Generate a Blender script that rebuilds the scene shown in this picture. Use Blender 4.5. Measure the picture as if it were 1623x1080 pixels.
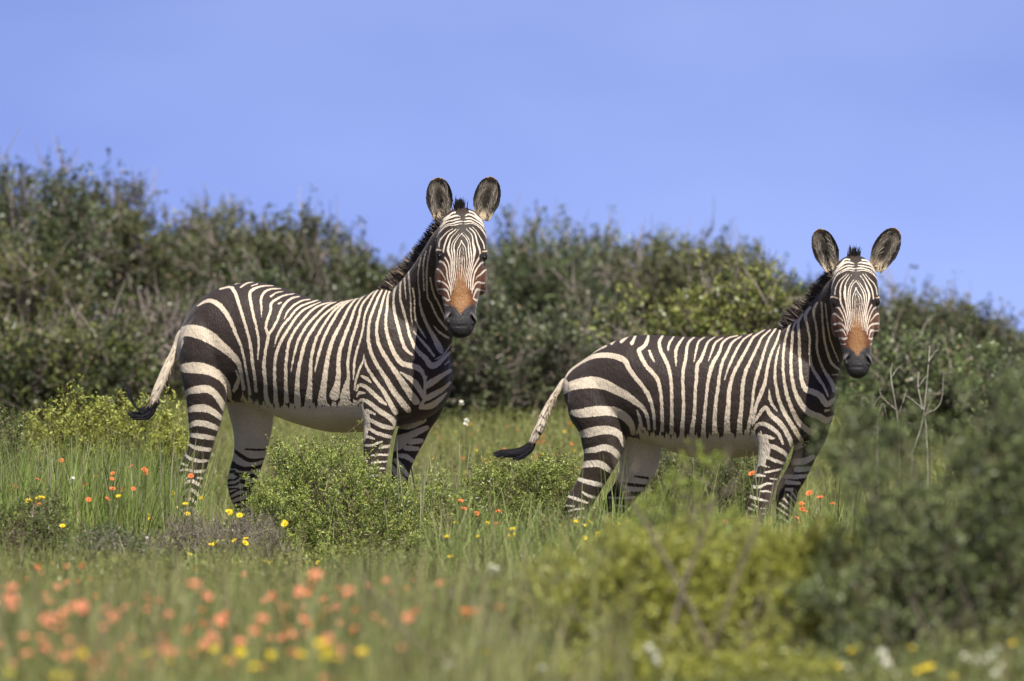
import bpy, math, random
import numpy as np
from mathutils import Vector, kdtree

for o in list(bpy.data.objects):
    bpy.data.objects.remove(o)
S = bpy.context.scene
COL = S.collection
rng = np.random.default_rng(11)
random.seed(11)

# ------------------------------------------------------------------ camera, sky, sun
CAM_Z = 0.9
cam = bpy.data.cameras.new('camera')
cam.sensor_width = 36.0
cam.lens = 36.0 * (50.0 / 0.003) / 1623.0
cam.clip_start = 0.5
cam.clip_end = 20000
cam.dof.use_dof = True
cam.dof.focus_distance = 48.9
cam.dof.aperture_fstop = 5.2
cam_o = bpy.data.objects.new('camera', cam)
COL.objects.link(cam_o)
cam_o.location = (0, -50, CAM_Z)
cam_o.rotation_euler = (math.pi / 2 + 50 * 0.003 / 50.0, 0, 0)
S.camera = cam_o

SUN_DIR = Vector((0.20, -0.56, 0.88)).normalized()      # towards the sun
elev = math.asin(SUN_DIR.z)
azim = math.atan2(SUN_DIR.x, SUN_DIR.y)
w = bpy.data.worlds.new('World')
S.world = w
w.use_nodes = True
nt = w.node_tree
for n in list(nt.nodes):
    nt.nodes.remove(n)
N = nt.nodes.new
out = N('ShaderNodeOutputWorld')
bg = N('ShaderNodeBackground')
sky = N('ShaderNodeTexSky')
sky.sky_type = 'NISHITA'
sky.sun_disc = False
sky.sun_elevation = elev
sky.sun_rotation = azim
sky.air_density = 1.0
sky.dust_density = 0.3
sky.ozone_density = 3.0
tc = N('ShaderNodeTexCoord')
sep = N('ShaderNodeSeparateXYZ')
mz = N('ShaderNodeMath'); mz.operation = 'MULTIPLY_ADD'
mz.inputs[1].default_value = 5.0; mz.inputs[2].default_value = 0.42
cmb = N('ShaderNodeCombineXYZ')
nrm = N('ShaderNodeVectorMath'); nrm.operation = 'NORMALIZE'
nt.links.new(tc.outputs['Generated'], sep.inputs[0])
nt.links.new(sep.outputs['X'], cmb.inputs['X'])
nt.links.new(sep.outputs['Y'], cmb.inputs['Y'])
nt.links.new(sep.outputs['Z'], mz.inputs[0])
nt.links.new(mz.outputs[0], cmb.inputs['Z'])
nt.links.new(cmb.outputs[0], nrm.inputs[0])
nt.links.new(nrm.outputs[0], sky.inputs[0])
# thin cirrus veil
mp = N('ShaderNodeMapping')
mp.inputs['Scale'].default_value = (14, 14, 36)
mp.inputs['Rotation'].default_value = (0, 0.2, 0)
nt.links.new(tc.outputs['Generated'], mp.inputs[0])
ns = N('ShaderNodeTexNoise'); ns.inputs['Scale'].default_value = 1.0
ns.inputs['Detail'].default_value = 5; ns.inputs['Roughness'].default_value = 0.45
nt.links.new(mp.outputs[0], ns.inputs[0])
mr = N('ShaderNodeMapRange')
mr.inputs['From Min'].default_value = 0.35; mr.inputs['From Max'].default_value = 0.8
mr.inputs['To Min'].default_value = 0.0; mr.inputs['To Max'].default_value = 0.27
nt.links.new(ns.outputs[0], mr.inputs[0])
tint = N('ShaderNodeMix'); tint.data_type = 'RGBA'; tint.blend_type = 'MULTIPLY'
tint.inputs[0].default_value = 1.0
tint.inputs[7].default_value = (1.22, 0.985, 1.21, 1)
nt.links.new(sky.outputs[0], tint.inputs[6])
mixc = N('ShaderNodeMix'); mixc.data_type = 'RGBA'
mixc.inputs[7].default_value = (3.6, 4.4, 6.6, 1)
nt.links.new(mr.outputs[0], mixc.inputs[0])
nt.links.new(tint.outputs[2], mixc.inputs[6])
hz = N('ShaderNodeMapRange'); hz.interpolation_type = 'SMOOTHSTEP'
hz.inputs['From Min'].default_value = 0.0; hz.inputs['From Max'].default_value = 0.22
hz.inputs['To Min'].default_value = 1.62; hz.inputs['To Max'].default_value = 0.45
nt.links.new(sep.outputs['Z'], hz.inputs[0])
hm = N('ShaderNodeMix'); hm.data_type = 'RGBA'; hm.blend_type = 'MULTIPLY'; hm.inputs[0].default_value = 1.0
nt.links.new(mixc.outputs[2], hm.inputs[6]); nt.links.new(hz.outputs[0], hm.inputs[7])
nt.links.new(hm.outputs[2], bg.inputs[0])
bg.inputs[1].default_value = 0.087
nt.links.new(bg.outputs[0], out.inputs[0])

sun = bpy.data.lights.new('sun', 'SUN')
sun.energy = 5.0
sun.angle = math.radians(0.53)
sun.color = (1.0, 0.95, 0.86)
sun_o = bpy.data.objects.new('sun', sun)
COL.objects.link(sun_o)
sun_o.rotation_euler = SUN_DIR.to_track_quat('Z', 'Y').to_euler()
sun_o.location = (10, -20, 30)
S.view_settings.view_transform = 'Standard'
S.view_settings.look = 'None'
S.view_settings.exposure = 0.65
S.view_settings.gamma = 1.0
S.cycles.max_bounces = 6
S.cycles.transparent_max_bounces = 6


# ------------------------------------------------------------------ helpers
def W(px, py, d):
    s = 0.003 * d / 50.0
    return np.array([(px - 811.5) * s, d - 50.0, CAM_Z + (590 - py) * s])


def smooth01(t):
    t = np.clip(t, 0, 1)
    return t * t * (3 - 2 * t)


def ground_z(x, y):
    x = np.asarray(x, float); y = np.asarray(y, float)
    z = 0.62 * smooth01((y - 4) / 21.0) - 1.6 * smooth01((y - 45) / 120.0)
    near = np.exp(-((y) / 60.0) ** 2)
    z = z + near * (0.02 * np.sin(x * 1.7 + 0.6 * y) + 0.015 * np.sin(2.3 * y - x * 0.9))
    return z


def mesh_obj(name, verts, faces, mat, parent=None, cols=None, mats=None, midx=None, smooth=False, attrs=None):
    """faces: int array (n,3|4) or list of tuples"""
    me = bpy.data.meshes.new(name)
    verts = np.asarray(verts, np.float32)
    if isinstance(faces, np.ndarray):
        k = faces.shape[1]
        me.vertices.add(len(verts)); me.vertices.foreach_set('co', verts.ravel())
        me.loops.add(faces.size); me.loops.foreach_set('vertex_index', faces.ravel().astype(np.int32))
        me.polygons.add(len(faces))
        me.polygons.foreach_set('loop_start', (np.arange(len(faces)) * k).astype(np.int32))
        me.polygons.foreach_set('loop_total', np.full(len(faces), k, np.int32))
        me.update(calc_edges=True)
    else:
        me.from_pydata([tuple(v) for v in verts], [], [tuple(f) for f in faces])
    if cols is not None:
        a = me.color_attributes.new('tint', 'FLOAT_COLOR', 'POINT')
        c = np.ones((len(verts), 4), np.float32); c[:, :3] = cols
        a.data.foreach_set('color', c.ravel())
    for m in (mats or [mat]):
        me.materials.append(m)
    if midx is not None:
        me.polygons.foreach_set('material_index', np.asarray(midx, np.int32))
    if smooth:
        me.polygons.foreach_set('use_smooth', np.ones(len(me.polygons), bool))
    me.update()
    o = bpy.data.objects.new(name, me)
    COL.objects.link(o)
    if parent is not None:
        o.parent = parent
    return o


def tag(o, label=None, cat=None, group=None, kind=None):
    if label: o['label'] = label
    if cat: o['category'] = cat
    if group: o['group'] = group
    if kind: o['kind'] = kind
    return o


def empty(name, loc, label, cat, group=None):
    o = bpy.data.objects.new(name, None)
    o.empty_display_size = 0.1
    COL.objects.link(o)
    o.location = tuple(float(v) for v in loc)
    return tag(o, label, cat, group)


def new_mat(name):
    m = bpy.data.materials.new(name)
    m.use_nodes = True
    t = m.node_tree
    b = t.nodes['Principled BSDF']
    return m, t, b


def leaf_mat(name, rough=0.42, trans=0.3, spec=0.5):
    m, t, b = new_mat(name)
    at = t.nodes.new('ShaderNodeAttribute'); at.attribute_name = 'tint'
    t.links.new(at.outputs['Color'], b.inputs['Base Color'])
    b.inputs['Roughness'].default_value = rough
    b.inputs['Specular IOR Level'].default_value = spec
    tr = t.nodes.new('ShaderNodeBsdfTranslucent')
    t.links.new(at.outputs['Color'], tr.inputs['Color'])
    mx = t.nodes.new('ShaderNodeMixShader'); mx.inputs[0].default_value = trans
    t.links.new(b.outputs[0], mx.inputs[1]); t.links.new(tr.outputs[0], mx.inputs[2])
    t.links.new(mx.outputs[0], t.nodes['Material Output'].inputs[0])
    return m


def bark_mat(name):
    m, t, b = new_mat(name)
    at = t.nodes.new('ShaderNodeAttribute'); at.attribute_name = 'tint'
    no = t.nodes.new('ShaderNodeTexNoise'); no.inputs['Scale'].default_value = 60
    mx = t.nodes.new('ShaderNodeMix'); mx.data_type = 'RGBA'; mx.blend_type = 'OVERLAY'
    mx.inputs[0].default_value = 0.5
    t.links.new(at.outputs['Color'], mx.inputs[6]); t.links.new(no.outputs[0], mx.inputs[7])
    t.links.new(mx.outputs[2], b.inputs['Base Color'])
    b.inputs['Roughness'].default_value = 0.85
    return m


M_LEAF = leaf_mat('leaf')
M_GRASS = leaf_mat('grass_blade', 0.5, 0.35, 0.35)
M_PETAL = leaf_mat('petal', 0.6, 0.3, 0.2)
M_BARK = bark_mat('bark')


def unit(v):
    return v / np.maximum(np.linalg.norm(v, axis=-1, keepdims=True), 1e-9)


def rand_dirs(n):
    return unit(rng.normal(size=(n, 3)))


def leaf_quads(pos, direc, length, width):
    """diamond leaves: base at pos, along direc, slight random roll."""
    n = len(pos)
    side = unit(np.cross(direc, rand_dirs(n)))
    L = direc * length[:, None]
    Wd = side * (width[:, None] * 0.5)
    nor = np.cross(direc, side) * (length[:, None] * 0.12)
    v = np.empty((n, 4, 3))
    v[:, 0] = pos
    v[:, 1] = pos + L * 0.5 + Wd + nor
    v[:, 2] = pos + L
    v[:, 3] = pos + L * 0.5 - Wd + nor
    f = np.arange(n * 4).reshape(n, 4)
    return v.reshape(-1, 3), f


def tubes(paths, radii, sides=4):
    """paths: (n,k,3), radii (n,k) -> verts, quad faces"""
    n, k, _ = paths.shape
    tan = np.gradient(paths, axis=1)
    tan = unit(tan)
    ref = np.zeros_like(tan); ref[..., 0] = 0.83; ref[..., 1] = 0.55
    a = unit(np.cross(tan, ref)); b = np.cross(tan, a)
    ang = np.arange(sides) * 2 * np.pi / sides
    v = (paths[:, :, None, :] + radii[:, :, None, None] *
         (a[:, :, None, :] * np.cos(ang)[None, None, :, None] + b[:, :, None, :] * np.sin(ang)[None, None, :, None]))
    idx = np.arange(n * k * sides).reshape(n, k, sides)
    i0 = idx[:, :-1, :]; i1 = idx[:, 1:, :]
    f = np.stack([i0, np.roll(i0, -1, 2), np.roll(i1, -1, 2), i1], -1).reshape(-1, 4)
    return v.reshape(-1, 3), f


def bezier_paths(a, b, sag, k=5):
    """bent paths from a to b with a random mid offset"""
    n = len(a)
    t = np.linspace(0, 1, k)[None, :, None]
    mid = (a + b) / 2 + sag
    return (1 - t) ** 2 * a[:, None] + 2 * t * (1 - t) * mid[:, None] + t * t * b[:, None]


LEAF_K = np.array([2.1, 2.0, 1.9])


class Lump:
    """cheap smooth directional noise so that crowns are uneven"""
    def __init__(self, k=7, f=2.6):
        self.d = rand_dirs(k); self.p = rng.uniform(0, 6.28, k); self.f = rng.uniform(0.6, 1.4, k) * f

    def __call__(self, dirs):
        return (np.sin(dirs @ self.d.T * self.f + self.p)).mean(1)


def shrub(name, label, lobes, base, n_sprig, sprig_len, leaves, leaf_l, leaf_w, c_lo, c_hi, twig_col,
          n_branch=60, n_twig=300, cat='shrub', group=None, bare=0, up=0.5, shell=0.45, rad=0.006, tip=None,
          dead=0.1, clump=0, csize=0.06, lumpy=0.5):
    """lobes: list of (centre xyz, radii xyz) in world metres; base xyz. Thing > branches, foliage"""
    base = np.asarray(base, float)
    root = empty(name, base, label, cat, group)
    vol = np.array([l[1][0] * l[1][2] for l in lobes]); vol = vol / vol.sum()
    pick = rng.choice(len(lobes), n_sprig, p=vol)
    C = np.array([l[0] for l in lobes], float)[pick]
    R = np.array([l[1] for l in lobes], float)[pick]
    lump = [Lump(9, 4.2) for _ in lobes]
    d = rand_dirs(n_sprig)
    rr_ = rng.random(n_sprig)
    if clump:                                # sprigs gather round the ends of boughs and leave gaps between
        own = rng.integers(0, clump, n_sprig)
        pick = pick[own]; d = d[own]; rr_ = rr_[own]
        C = np.array([l[0] for l in lobes], float)[pick]
        R = np.array([l[1] for l in lobes], float)[pick]
    lv = np.empty(n_sprig)
    for i in range(len(lobes)):
        m = pick == i
        if m.any(): lv[m] = lump[i](d[m])
    r = (shell + (1 - shell) * rr_ ** 0.6) * (1 + lumpy * lv)
    org = C + d * R * r[:, None]
    if clump: org = org + rng.normal(size=org.shape) * (csize * rng.uniform(0.5, 1.6, clump))[own][:, None]
    gz = ground_z(org[:, 0], org[:, 1])
    org[:, 2] = np.maximum(org[:, 2], gz + 0.02)
    sd = unit(d * 0.7 + np.array([0, 0, up]) + rng.normal(size=(n_sprig, 3)) * 0.35)
    sl = sprig_len * rng.uniform(0.5, 1.35, n_sprig)
    # leaves along each sprig
    t = rng.random((n_sprig, leaves)) ** 0.8
    pos = org[:, None] + sd[:, None] * (sl[:, None] * t)[..., None]
    pos += rng.normal(size=pos.shape) * (sprig_len * 0.06)
    ld = unit(sd[:, None] * 0.55 + rng.normal(size=pos.shape) * 0.6)
    nL = n_sprig * leaves
    ll = leaf_l * rng.uniform(0.6, 1.25, nL); lw = leaf_w * rng.uniform(0.7, 1.25, nL)
    v, f = leaf_quads(pos.reshape(-1, 3), ld.reshape(-1, 3), ll, lw)
    hue = np.array([rng.uniform(.90, 1.10), 1.0, rng.uniform(.85, 1.10)]) * rng.uniform(.85, 1.15)
    c_lo = np.array(c_lo) * hue; c_hi = np.array(c_hi) * hue
    mixv = np.clip(0.45 + 0.3 * rng.normal(size=n_sprig) + (0.33 * rng.normal(size=clump)[own] if clump else 0), 0, 1)
    mixl = np.clip(np.repeat(mixv, leaves) + rng.normal(size=nL) * 0.18, 0, 1)
    col = c_lo + (c_hi - c_lo) * mixl[:, None]
    if tip is not None:                      # young growth at the ends of the sprigs
        tt = (t.reshape(-1) > 0.7) & (rng.random(nL) < 0.75)
        col[tt] = np.array(tip) * rng.uniform(0.75, 1.2, tt.sum())[:, None]
    dm = rng.random(nL) < dead * 0.4
    col[dm] = np.array((0.12, 0.095, 0.06)) * rng.uniform(0.6, 1.3, dm.sum())[:, None]
    col = np.repeat(np.clip(col * LEAF_K, 0, .6), 4, 0)
    mesh_obj('foliage', v - base, f, M_LEAF, root, col)
    # wood
    V = []; F = []; CC = []; off = 0
    tw = np.array(twig_col) * 1.6

    def add(v, f, c):
        nonlocal off
        V.append(v - base); F.append(f + off); CC.append(np.repeat(c, len(v) // len(c), 0)); off += len(v)
    nb = min(n_branch, n_sprig)
    sel = rng.choice(n_sprig, nb, replace=False)
    a = base + rng.normal(size=(nb, 3)) * np.array([0.06, 0.06, 0.0])
    b = org[sel]
    if len(lobes) > 1:
        bb = C[sel].copy(); bb[:, 2] = ground_z(bb[:, 0], bb[:, 1])
        far = np.linalg.norm((b - base)[:, :2], axis=1) > 0.35
        a[far] = bb[far] * 0.6 + base * 0.4
        a[:, 2] = ground_z(a[:, 0], a[:, 1])
    p = bezier_paths(a, b, rng.normal(size=(nb, 3)) * 0.05 + np.array([0, 0, 0.06]), 6)
    rr = np.linspace(1, 0.3, 6)[None, :] * rad * rng.uniform(0.6, 1.3, nb)[:, None]
    v, f = tubes(p, rr, 4)
    add(v, f, tw * rng.uniform(0.7, 1.2, nb)[:, None])
    if n_twig:
        sel = rng.choice(n_sprig, n_twig)
        inn = C[sel] + (org[sel] - C[sel]) * rng.uniform(0.3, 0.75, n_twig)[:, None]
        inn[:, 2] -= 0.05
        inn = inn + rng.normal(size=inn.shape) * 0.05
        b = org[sel] + sd[sel] * (sl[sel] * 0.8)[:, None]
        p = bezier_paths(inn, b, rng.normal(size=(n_twig, 3)) * 0.03, 4)
        rr = np.linspace(1, 0.4, 4)[None, :] * rad * 0.42 * rng.uniform(0.6, 1.3, n_twig)[:, None]
        v, f = tubes(p, rr, 3)
        add(v, f, tw * rng.uniform(0.8, 1.5, n_twig)[:, None])
    if bare:
        top = np.argsort(-(org[:, 2] + rng.random(n_sprig) * 0.4))[:bare * 3]
        sel = rng.choice(top, bare)
        a = org[sel]
        b = a + unit(np.array([0, 0, 1.0]) + rng.normal(size=(bare, 3)) * 0.45) * (sprig_len * rng.uniform(0.8, 2.2, bare))[:, None]
        p = bezier_paths(a, b, rng.normal(size=(bare, 3)) * 0.03, 5)
        rr = np.linspace(1, 0.35, 5)[None, :] * rad * 0.5 * np.ones((bare, 1))
        v, f = tubes(p, rr, 3)
        add(v, f, tw * rng.uniform(0.9, 1.5, bare)[:, None])
    mesh_obj('branches', np.concatenate(V), np.concatenate(F), M_BARK, root, np.concatenate(CC))
    return root


# ------------------------------------------------------------------ ground
def build_ground():
    def axis(lim, fine, step):
        a = list(np.arange(-fine, fine + 1e-6, step)); s = step; x = fine; ext = []
        while x < lim:
            s *= 1.35; x += s; ext.append(x)
        return np.array([-e for e in reversed(ext)] + a + ext)
    xs = axis(6000, 9, 0.22); ys = axis(6000, 60, 0.3)
    X, Y = np.meshgrid(xs, ys)
    Z = ground_z(X, Y)
    nx, ny = len(xs), len(ys)
    idx = np.arange(nx * ny).reshape(ny, nx)
    f = np.stack([idx[:-1, :-1], idx[:-1, 1:], idx[1:, 1:], idx[1:, :-1]], -1).reshape(-1, 4)
    m, t, b = new_mat('veld_soil')
    tcn = t.nodes.new('ShaderNodeTexCoord')
    n1 = t.nodes.new('ShaderNodeTexNoise'); n1.inputs['Scale'].default_value = 1.3; n1.inputs['Detail'].default_value = 6
    n2 = t.nodes.new('ShaderNodeTexNoise'); n2.inputs['Scale'].default_value = 28; n2.inputs['Detail'].default_value = 8
    t.links.new(tcn.outputs['Object'], n1.inputs[0]); t.links.new(tcn.outputs['Object'], n2.inputs[0])
    r1 = t.nodes.new('ShaderNodeValToRGB')
    r1.color_ramp.elements[0].position = 0.35; r1.color_ramp.elements[0].color = (0.05, 0.06, 0.02, 1)
    r1.color_ramp.elements[1].position = 0.68; r1.color_ramp.elements[1].color = (0.17, 0.09, 0.045, 1)
    e = r1.color_ramp.elements.new(0.5); e.color = (0.085, 0.075, 0.032, 1)
    t.links.new(n1.outputs[0], r1.inputs[0])
    mx = t.nodes.new('ShaderNodeMix'); mx.data_type = 'RGBA'; mx.blend_type = 'OVERLAY'; mx.inputs[0].default_value = 0.6
    t.links.new(r1.outputs[0], mx.inputs[6]); t.links.new(n2.outputs[0], mx.inputs[7])
    t.links.new(mx.outputs[2], b.inputs['Base Color'])
    b.inputs['Roughness'].default_value = 0.95
    bp = t.nodes.new('ShaderNodeBump'); bp.inputs['Strength'].default_value = 0.6; bp.inputs['Distance'].default_value = 0.03
    t.links.new(n2.outputs[0], bp.inputs['Height']); t.links.new(bp.outputs[0], b.inputs['Normal'])
    o = mesh_obj('ground', np.stack([X, Y, Z], -1).reshape(-1, 3), f, m, smooth=True)
    tag(o, kind='structure')


build_ground()


# ------------------------------------------------------------------ zebras
def catmull(pts, sub):
    pts = np.asarray(pts, float)
    if len(pts) < 2: return pts
    P = np.vstack([2 * pts[0] - pts[1], pts, 2 * pts[-1] - pts[-2]])
    res = []
    for i in range(1, len(P) - 2):
        p0, p1, p2, p3 = P[i - 1], P[i], P[i + 1], P[i + 2]
        for j in range(sub):
            t = j / sub
            res.append(0.5 * ((2 * p1) + (-p0 + p2) * t + (2 * p0 - 5 * p1 + 4 * p2 - p3) * t * t + (-p0 + 3 * p1 - 3 * p2 + p3) * t ** 3))
    res.append(pts[-1])
    return np.array(res)


class Animal:
    def __init__(self, cx, foot, d):
        self.cx, self.foot, self.d = cx, foot, d
        self.s = 0.003 * d / 50.0
        self.V = []; self.F = []; self.off = 0
        self.kv = []; self.kl = []

    def P(self, px, py, y):
        return np.array([(px - self.cx) * self.s, y, (self.foot - py) * self.s])

    def add(self, v, f, part):
        self.V.append(v); self.F += [tuple(int(i) + self.off for i in q) for q in f]
        self.off += len(v)
        self.kv.append(v); self.kl += [part] * len(v)

    def loft(self, secs, part, mode='limb', sub=4, n=28, ex=2.0):
        """secs: (px, py, depth y m, half a px, half b m). a lies across the axis in the side view, b in depth."""
        A = catmull(np.array(secs, float), sub)
        c = np.stack([(A[:, 0] - self.cx) * self.s, A[:, 2], (self.foot - A[:, 1]) * self.s], 1)
        ha = np.maximum(A[:, 3] * self.s, 0.002); hb = np.maximum(A[:, 4], 0.002)
        tan = unit(np.gradient(c, axis=0))
        if mode == 'torso':
            up = np.tile([0, 0, 1.0], (len(c), 1)); tan[:, 2] = 0; tan = unit(tan)
            a = up; b = np.cross(tan, up)
        else:
            ref = np.tile([0, 1.0, 0], (len(c), 1))
            if mode == 'head':
                ref = np.tile([0, 0.94, -0.34], (len(c), 1))
            b = unit(ref - (ref * tan).sum(1, keepdims=True) * tan)
            a = np.cross(tan, b)
        th = np.arange(n) * 2 * np.pi / n
        ct, st = np.cos(th), np.sin(th)
        ct = np.sign(ct) * np.abs(ct) ** (2 / ex); st = np.sign(st) * np.abs(st) ** (2 / ex)
        v = c[:, None] + a[:, None] * (ha[:, None] * ct)[..., None] + b[:, None] * (hb[:, None] * st)[..., None]
        k = len(c)
        vv = np.vstack([v.reshape(-1, 3), c[0], c[-1]])
        f = []
        for i in range(k - 1):
            for j in range(n):
                j2 = (j + 1) % n
                f.append((i * n + j, i * n + j2, (i + 1) * n + j2, (i + 1) * n + j))
        for j in range(n):
            j2 = (j + 1) % n
            f.append((k * n, j2, j)); f.append((k * n + 1, (k - 1) * n + j, (k - 1) * n + j2))
        self.add(vv, f, part)

    def blob(self, px, py, y, rx, ry, rz, part, rot=0.0):
        n, m = 20, 14
        c = self.P(px, py, y)
        v = []
        for i in range(m + 1):
            ph = math.pi * i / m
            for j in range(n):
                th = 2 * math.pi * j / n
                p = (rx * math.sin(ph) * math.cos(th), ry * math.sin(ph) * math.sin(th), rz * math.cos(ph))
                v.append((p[0] * math.cos(rot) - p[2] * math.sin(rot), p[1], p[0] * math.sin(rot) + p[2] * math.cos(rot)))
        f = []
        for i in range(m):
            for j in range(n):
                j2 = (j + 1) % n
                f.append((i * n + j, (i + 1) * n + j, (i + 1) * n + j2, i * n + j2))
        self.add(np.array(v) + c, f, part)

    def ear(self, base, tip, yb, yt, wpx, part):
        """cupped ear: base/tip in side-view px"""
        B = self.P(base[0], base[1], yb); T = self.P(tip[0], tip[1], yt)
        ax = T - B; L = np.linalg.norm(ax); ax = ax / L
        fr = np.array([0, -1.0, 0]); fr = fr - (fr @ ax) * ax; fr /= np.linalg.norm(fr)
        sd = np.cross(ax, fr)
        nt_, ns_ = 22, 15
        w0 = wpx * self.s
        layers = []
        for off in (0.0, -0.011):
            g = []
            for i in range(nt_):
                t = i / (nt_ - 1)
                wv = w0 * max(0.04, (0.50 + 0.50 * min(1, t / 0.42) ** 0.9) * math.sqrt(max(0, 1 - max(0, (t - 0.45) / 0.55) ** 2.3)))
                cup = 0.034 * (1 - 0.5 * t) + 0.012
                for j in range(ns_):
                    q = -1 + 2 * j / (ns_ - 1)
                    p = B + ax * (L * t) + sd * (wv * math.sin(q * 1.35) / math.sin(1.35)) + fr * (cup * (abs(q) ** 2 - 0.6) * min(1, wv / w0 * 1.3) + off)
                    g.append(p)
            layers.append(np.array(g))
        v = np.vstack(layers); o = nt_ * ns_
        f = []
        for i in range(nt_ - 1):
            for j in range(ns_ - 1):
                a, b, c, d = i * ns_ + j, i * ns_ + j + 1, (i + 1) * ns_ + j + 1, (i + 1) * ns_ + j
                f.append((a, d, c, b)); f.append((a + o, b + o, c + o, d + o))
        def strip(ids):
            for a, b in zip(ids[:-1], ids[1:]):
                f.append((a, b, b + o, a + o))
        strip([j for j in range(ns_)])
        strip([(nt_ - 1) * ns_ + j for j in reversed(range(ns_))])
        strip([i * ns_ for i in reversed(range(nt_))])
        strip([i * ns_ + ns_ - 1 for i in range(nt_)])
        self.add(v, f, part)
        return dict(B=B, ax=ax, L=L, sd=sd, fr=fr, w=w0)

    def build(self, voxel):
        me = bpy.data.meshes.new('raw')
        v = np.vstack(self.V)
        me.from_pydata([tuple(p) for p in v], [], self.F)
        me.update()
        import bmesh
        bm = bmesh.new(); bm.from_mesh(me); bmesh.ops.recalc_face_normals(bm, faces=bm.faces); bm.to_mesh(me); bm.free()
        o = bpy.data.objects.new('raw', me); COL.objects.link(o)
        md = o.modifiers.new('r', 'REMESH'); md.mode = 'VOXEL'; md.voxel_size = voxel; md.adaptivity = 0.0
        dg = bpy.context.evaluated_depsgraph_get(); dg.update()
        res = bpy.data.meshes.new_from_object(o.evaluated_get(dg))
        bpy.data.objects.remove(o); bpy.data.meshes.remove(me)
        n = len(res.vertices)
        co = np.empty(n * 3, np.float32); res.vertices.foreach_get('co', co); co = co.reshape(-1, 3).astype(float)
        kv = np.vstack(self.kv); kd = kdtree.KDTree(len(kv))
        for i, p in enumerate(kv): kd.insert(p, i)
        kd.balance()
        lab = np.array([self.kl[kd.find(p)[1]] for p in co])
        e = np.empty(len(res.edges) * 2, np.int32); res.edges.foreach_get('vertices', e); e = e.reshape(-1, 2)
        deg = np.bincount(e.ravel(), minlength=n).astype(float)
        its = np.full(n, 29.0)
        for k, q in (('head', 12), ('ear_a', 4), ('ear_b', 4), ('tail', 9)):
            its[lab == k] = q
        def lap(x):
            s = np.empty_like(x)
            for k in range(x.shape[1]):
                s[:, k] = np.bincount(e[:, 0], x[e[:, 1], k], n) + np.bincount(e[:, 1], x[e[:, 0], k], n)
            return s / deg[:, None]
        its2 = its[:, None]
        for _ in range(8): its2 = lap(its2)
        its = its2[:, 0]
        for k in range(29):
            lam = 0.5 * np.clip(its - k, 0, 1)[:, None]
            co = co + lam * (lap(co) - co)
        # finer mesh over the face, where the stripes are narrow
        import bmesh
        res.vertices.foreach_set('co', co.astype(np.float32).ravel())
        bm = bmesh.new(); bm.from_mesh(res); bm.verts.ensure_lookup_table()
        hd = lab == 'head'
        ed = [q for q in bm.edges if hd[q.verts[0].index] and hd[q.verts[1].index]]
        bmesh.ops.subdivide_edges(bm, edges=ed, cuts=1, use_grid_fill=True, smooth=0.0)
        bm.to_mesh(res); bm.free(); res.update()
        m = len(res.vertices)
        co = np.empty(m * 3, np.float32); res.vertices.foreach_get('co', co); co = co.reshape(-1, 3).astype(float)
        lab = np.concatenate([lab, np.full(m - n, 'head', dtype=lab.dtype)])
        self.co, self.lab, self.res = co, lab, res
        return co, lab, res

    def uv(self, co):
        return np.stack([self.cx + co[:, 0] / self.s, self.foot - co[:, 2] / self.s], 1)


def T(ox, oy, k, *lines):
    """polylines (x, y, half width) read in an enlarged detail of the coat, brought back to side-view units"""
    r = []
    for l in lines:
        a = np.array(l, float).reshape(-1, 3)
        r.append(np.stack([ox + a[:, 0] / k, oy + a[:, 1] / k, a[:, 2] / k], 1))
    return r


def stripe_field(uv, lines, sub=3):
    f = np.full(len(uv), -8.0)
    for l in lines:
        L = catmull(l, sub) if len(l) > 2 else np.asarray(l)
        m = L[:, 2].max() + 9
        k = np.where((uv[:, 0] > L[:, 0].min() - m) & (uv[:, 0] < L[:, 0].max() + m) & (uv[:, 1] > L[:, 1].min() - m) & (uv[:, 1] < L[:, 1].max() + m))[0]
        if len(k) == 0: continue
        p = uv[k]; best = np.full(len(k), -8.0)
        for a, b in zip(L[:-1], L[1:]):
            ab = b[:2] - a[:2]; q = ab @ ab + 1e-9
            t = np.clip(((p - a[:2]) @ ab) / q, 0, 1)
            dist = np.hypot(p[:, 0] - a[0] - t * ab[0], p[:, 1] - a[1] - t * ab[1])
            best = np.maximum(best, a[2] + (b[2] - a[2]) * t - dist)
        f[k] = np.maximum(f[k], best)
    return f


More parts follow.
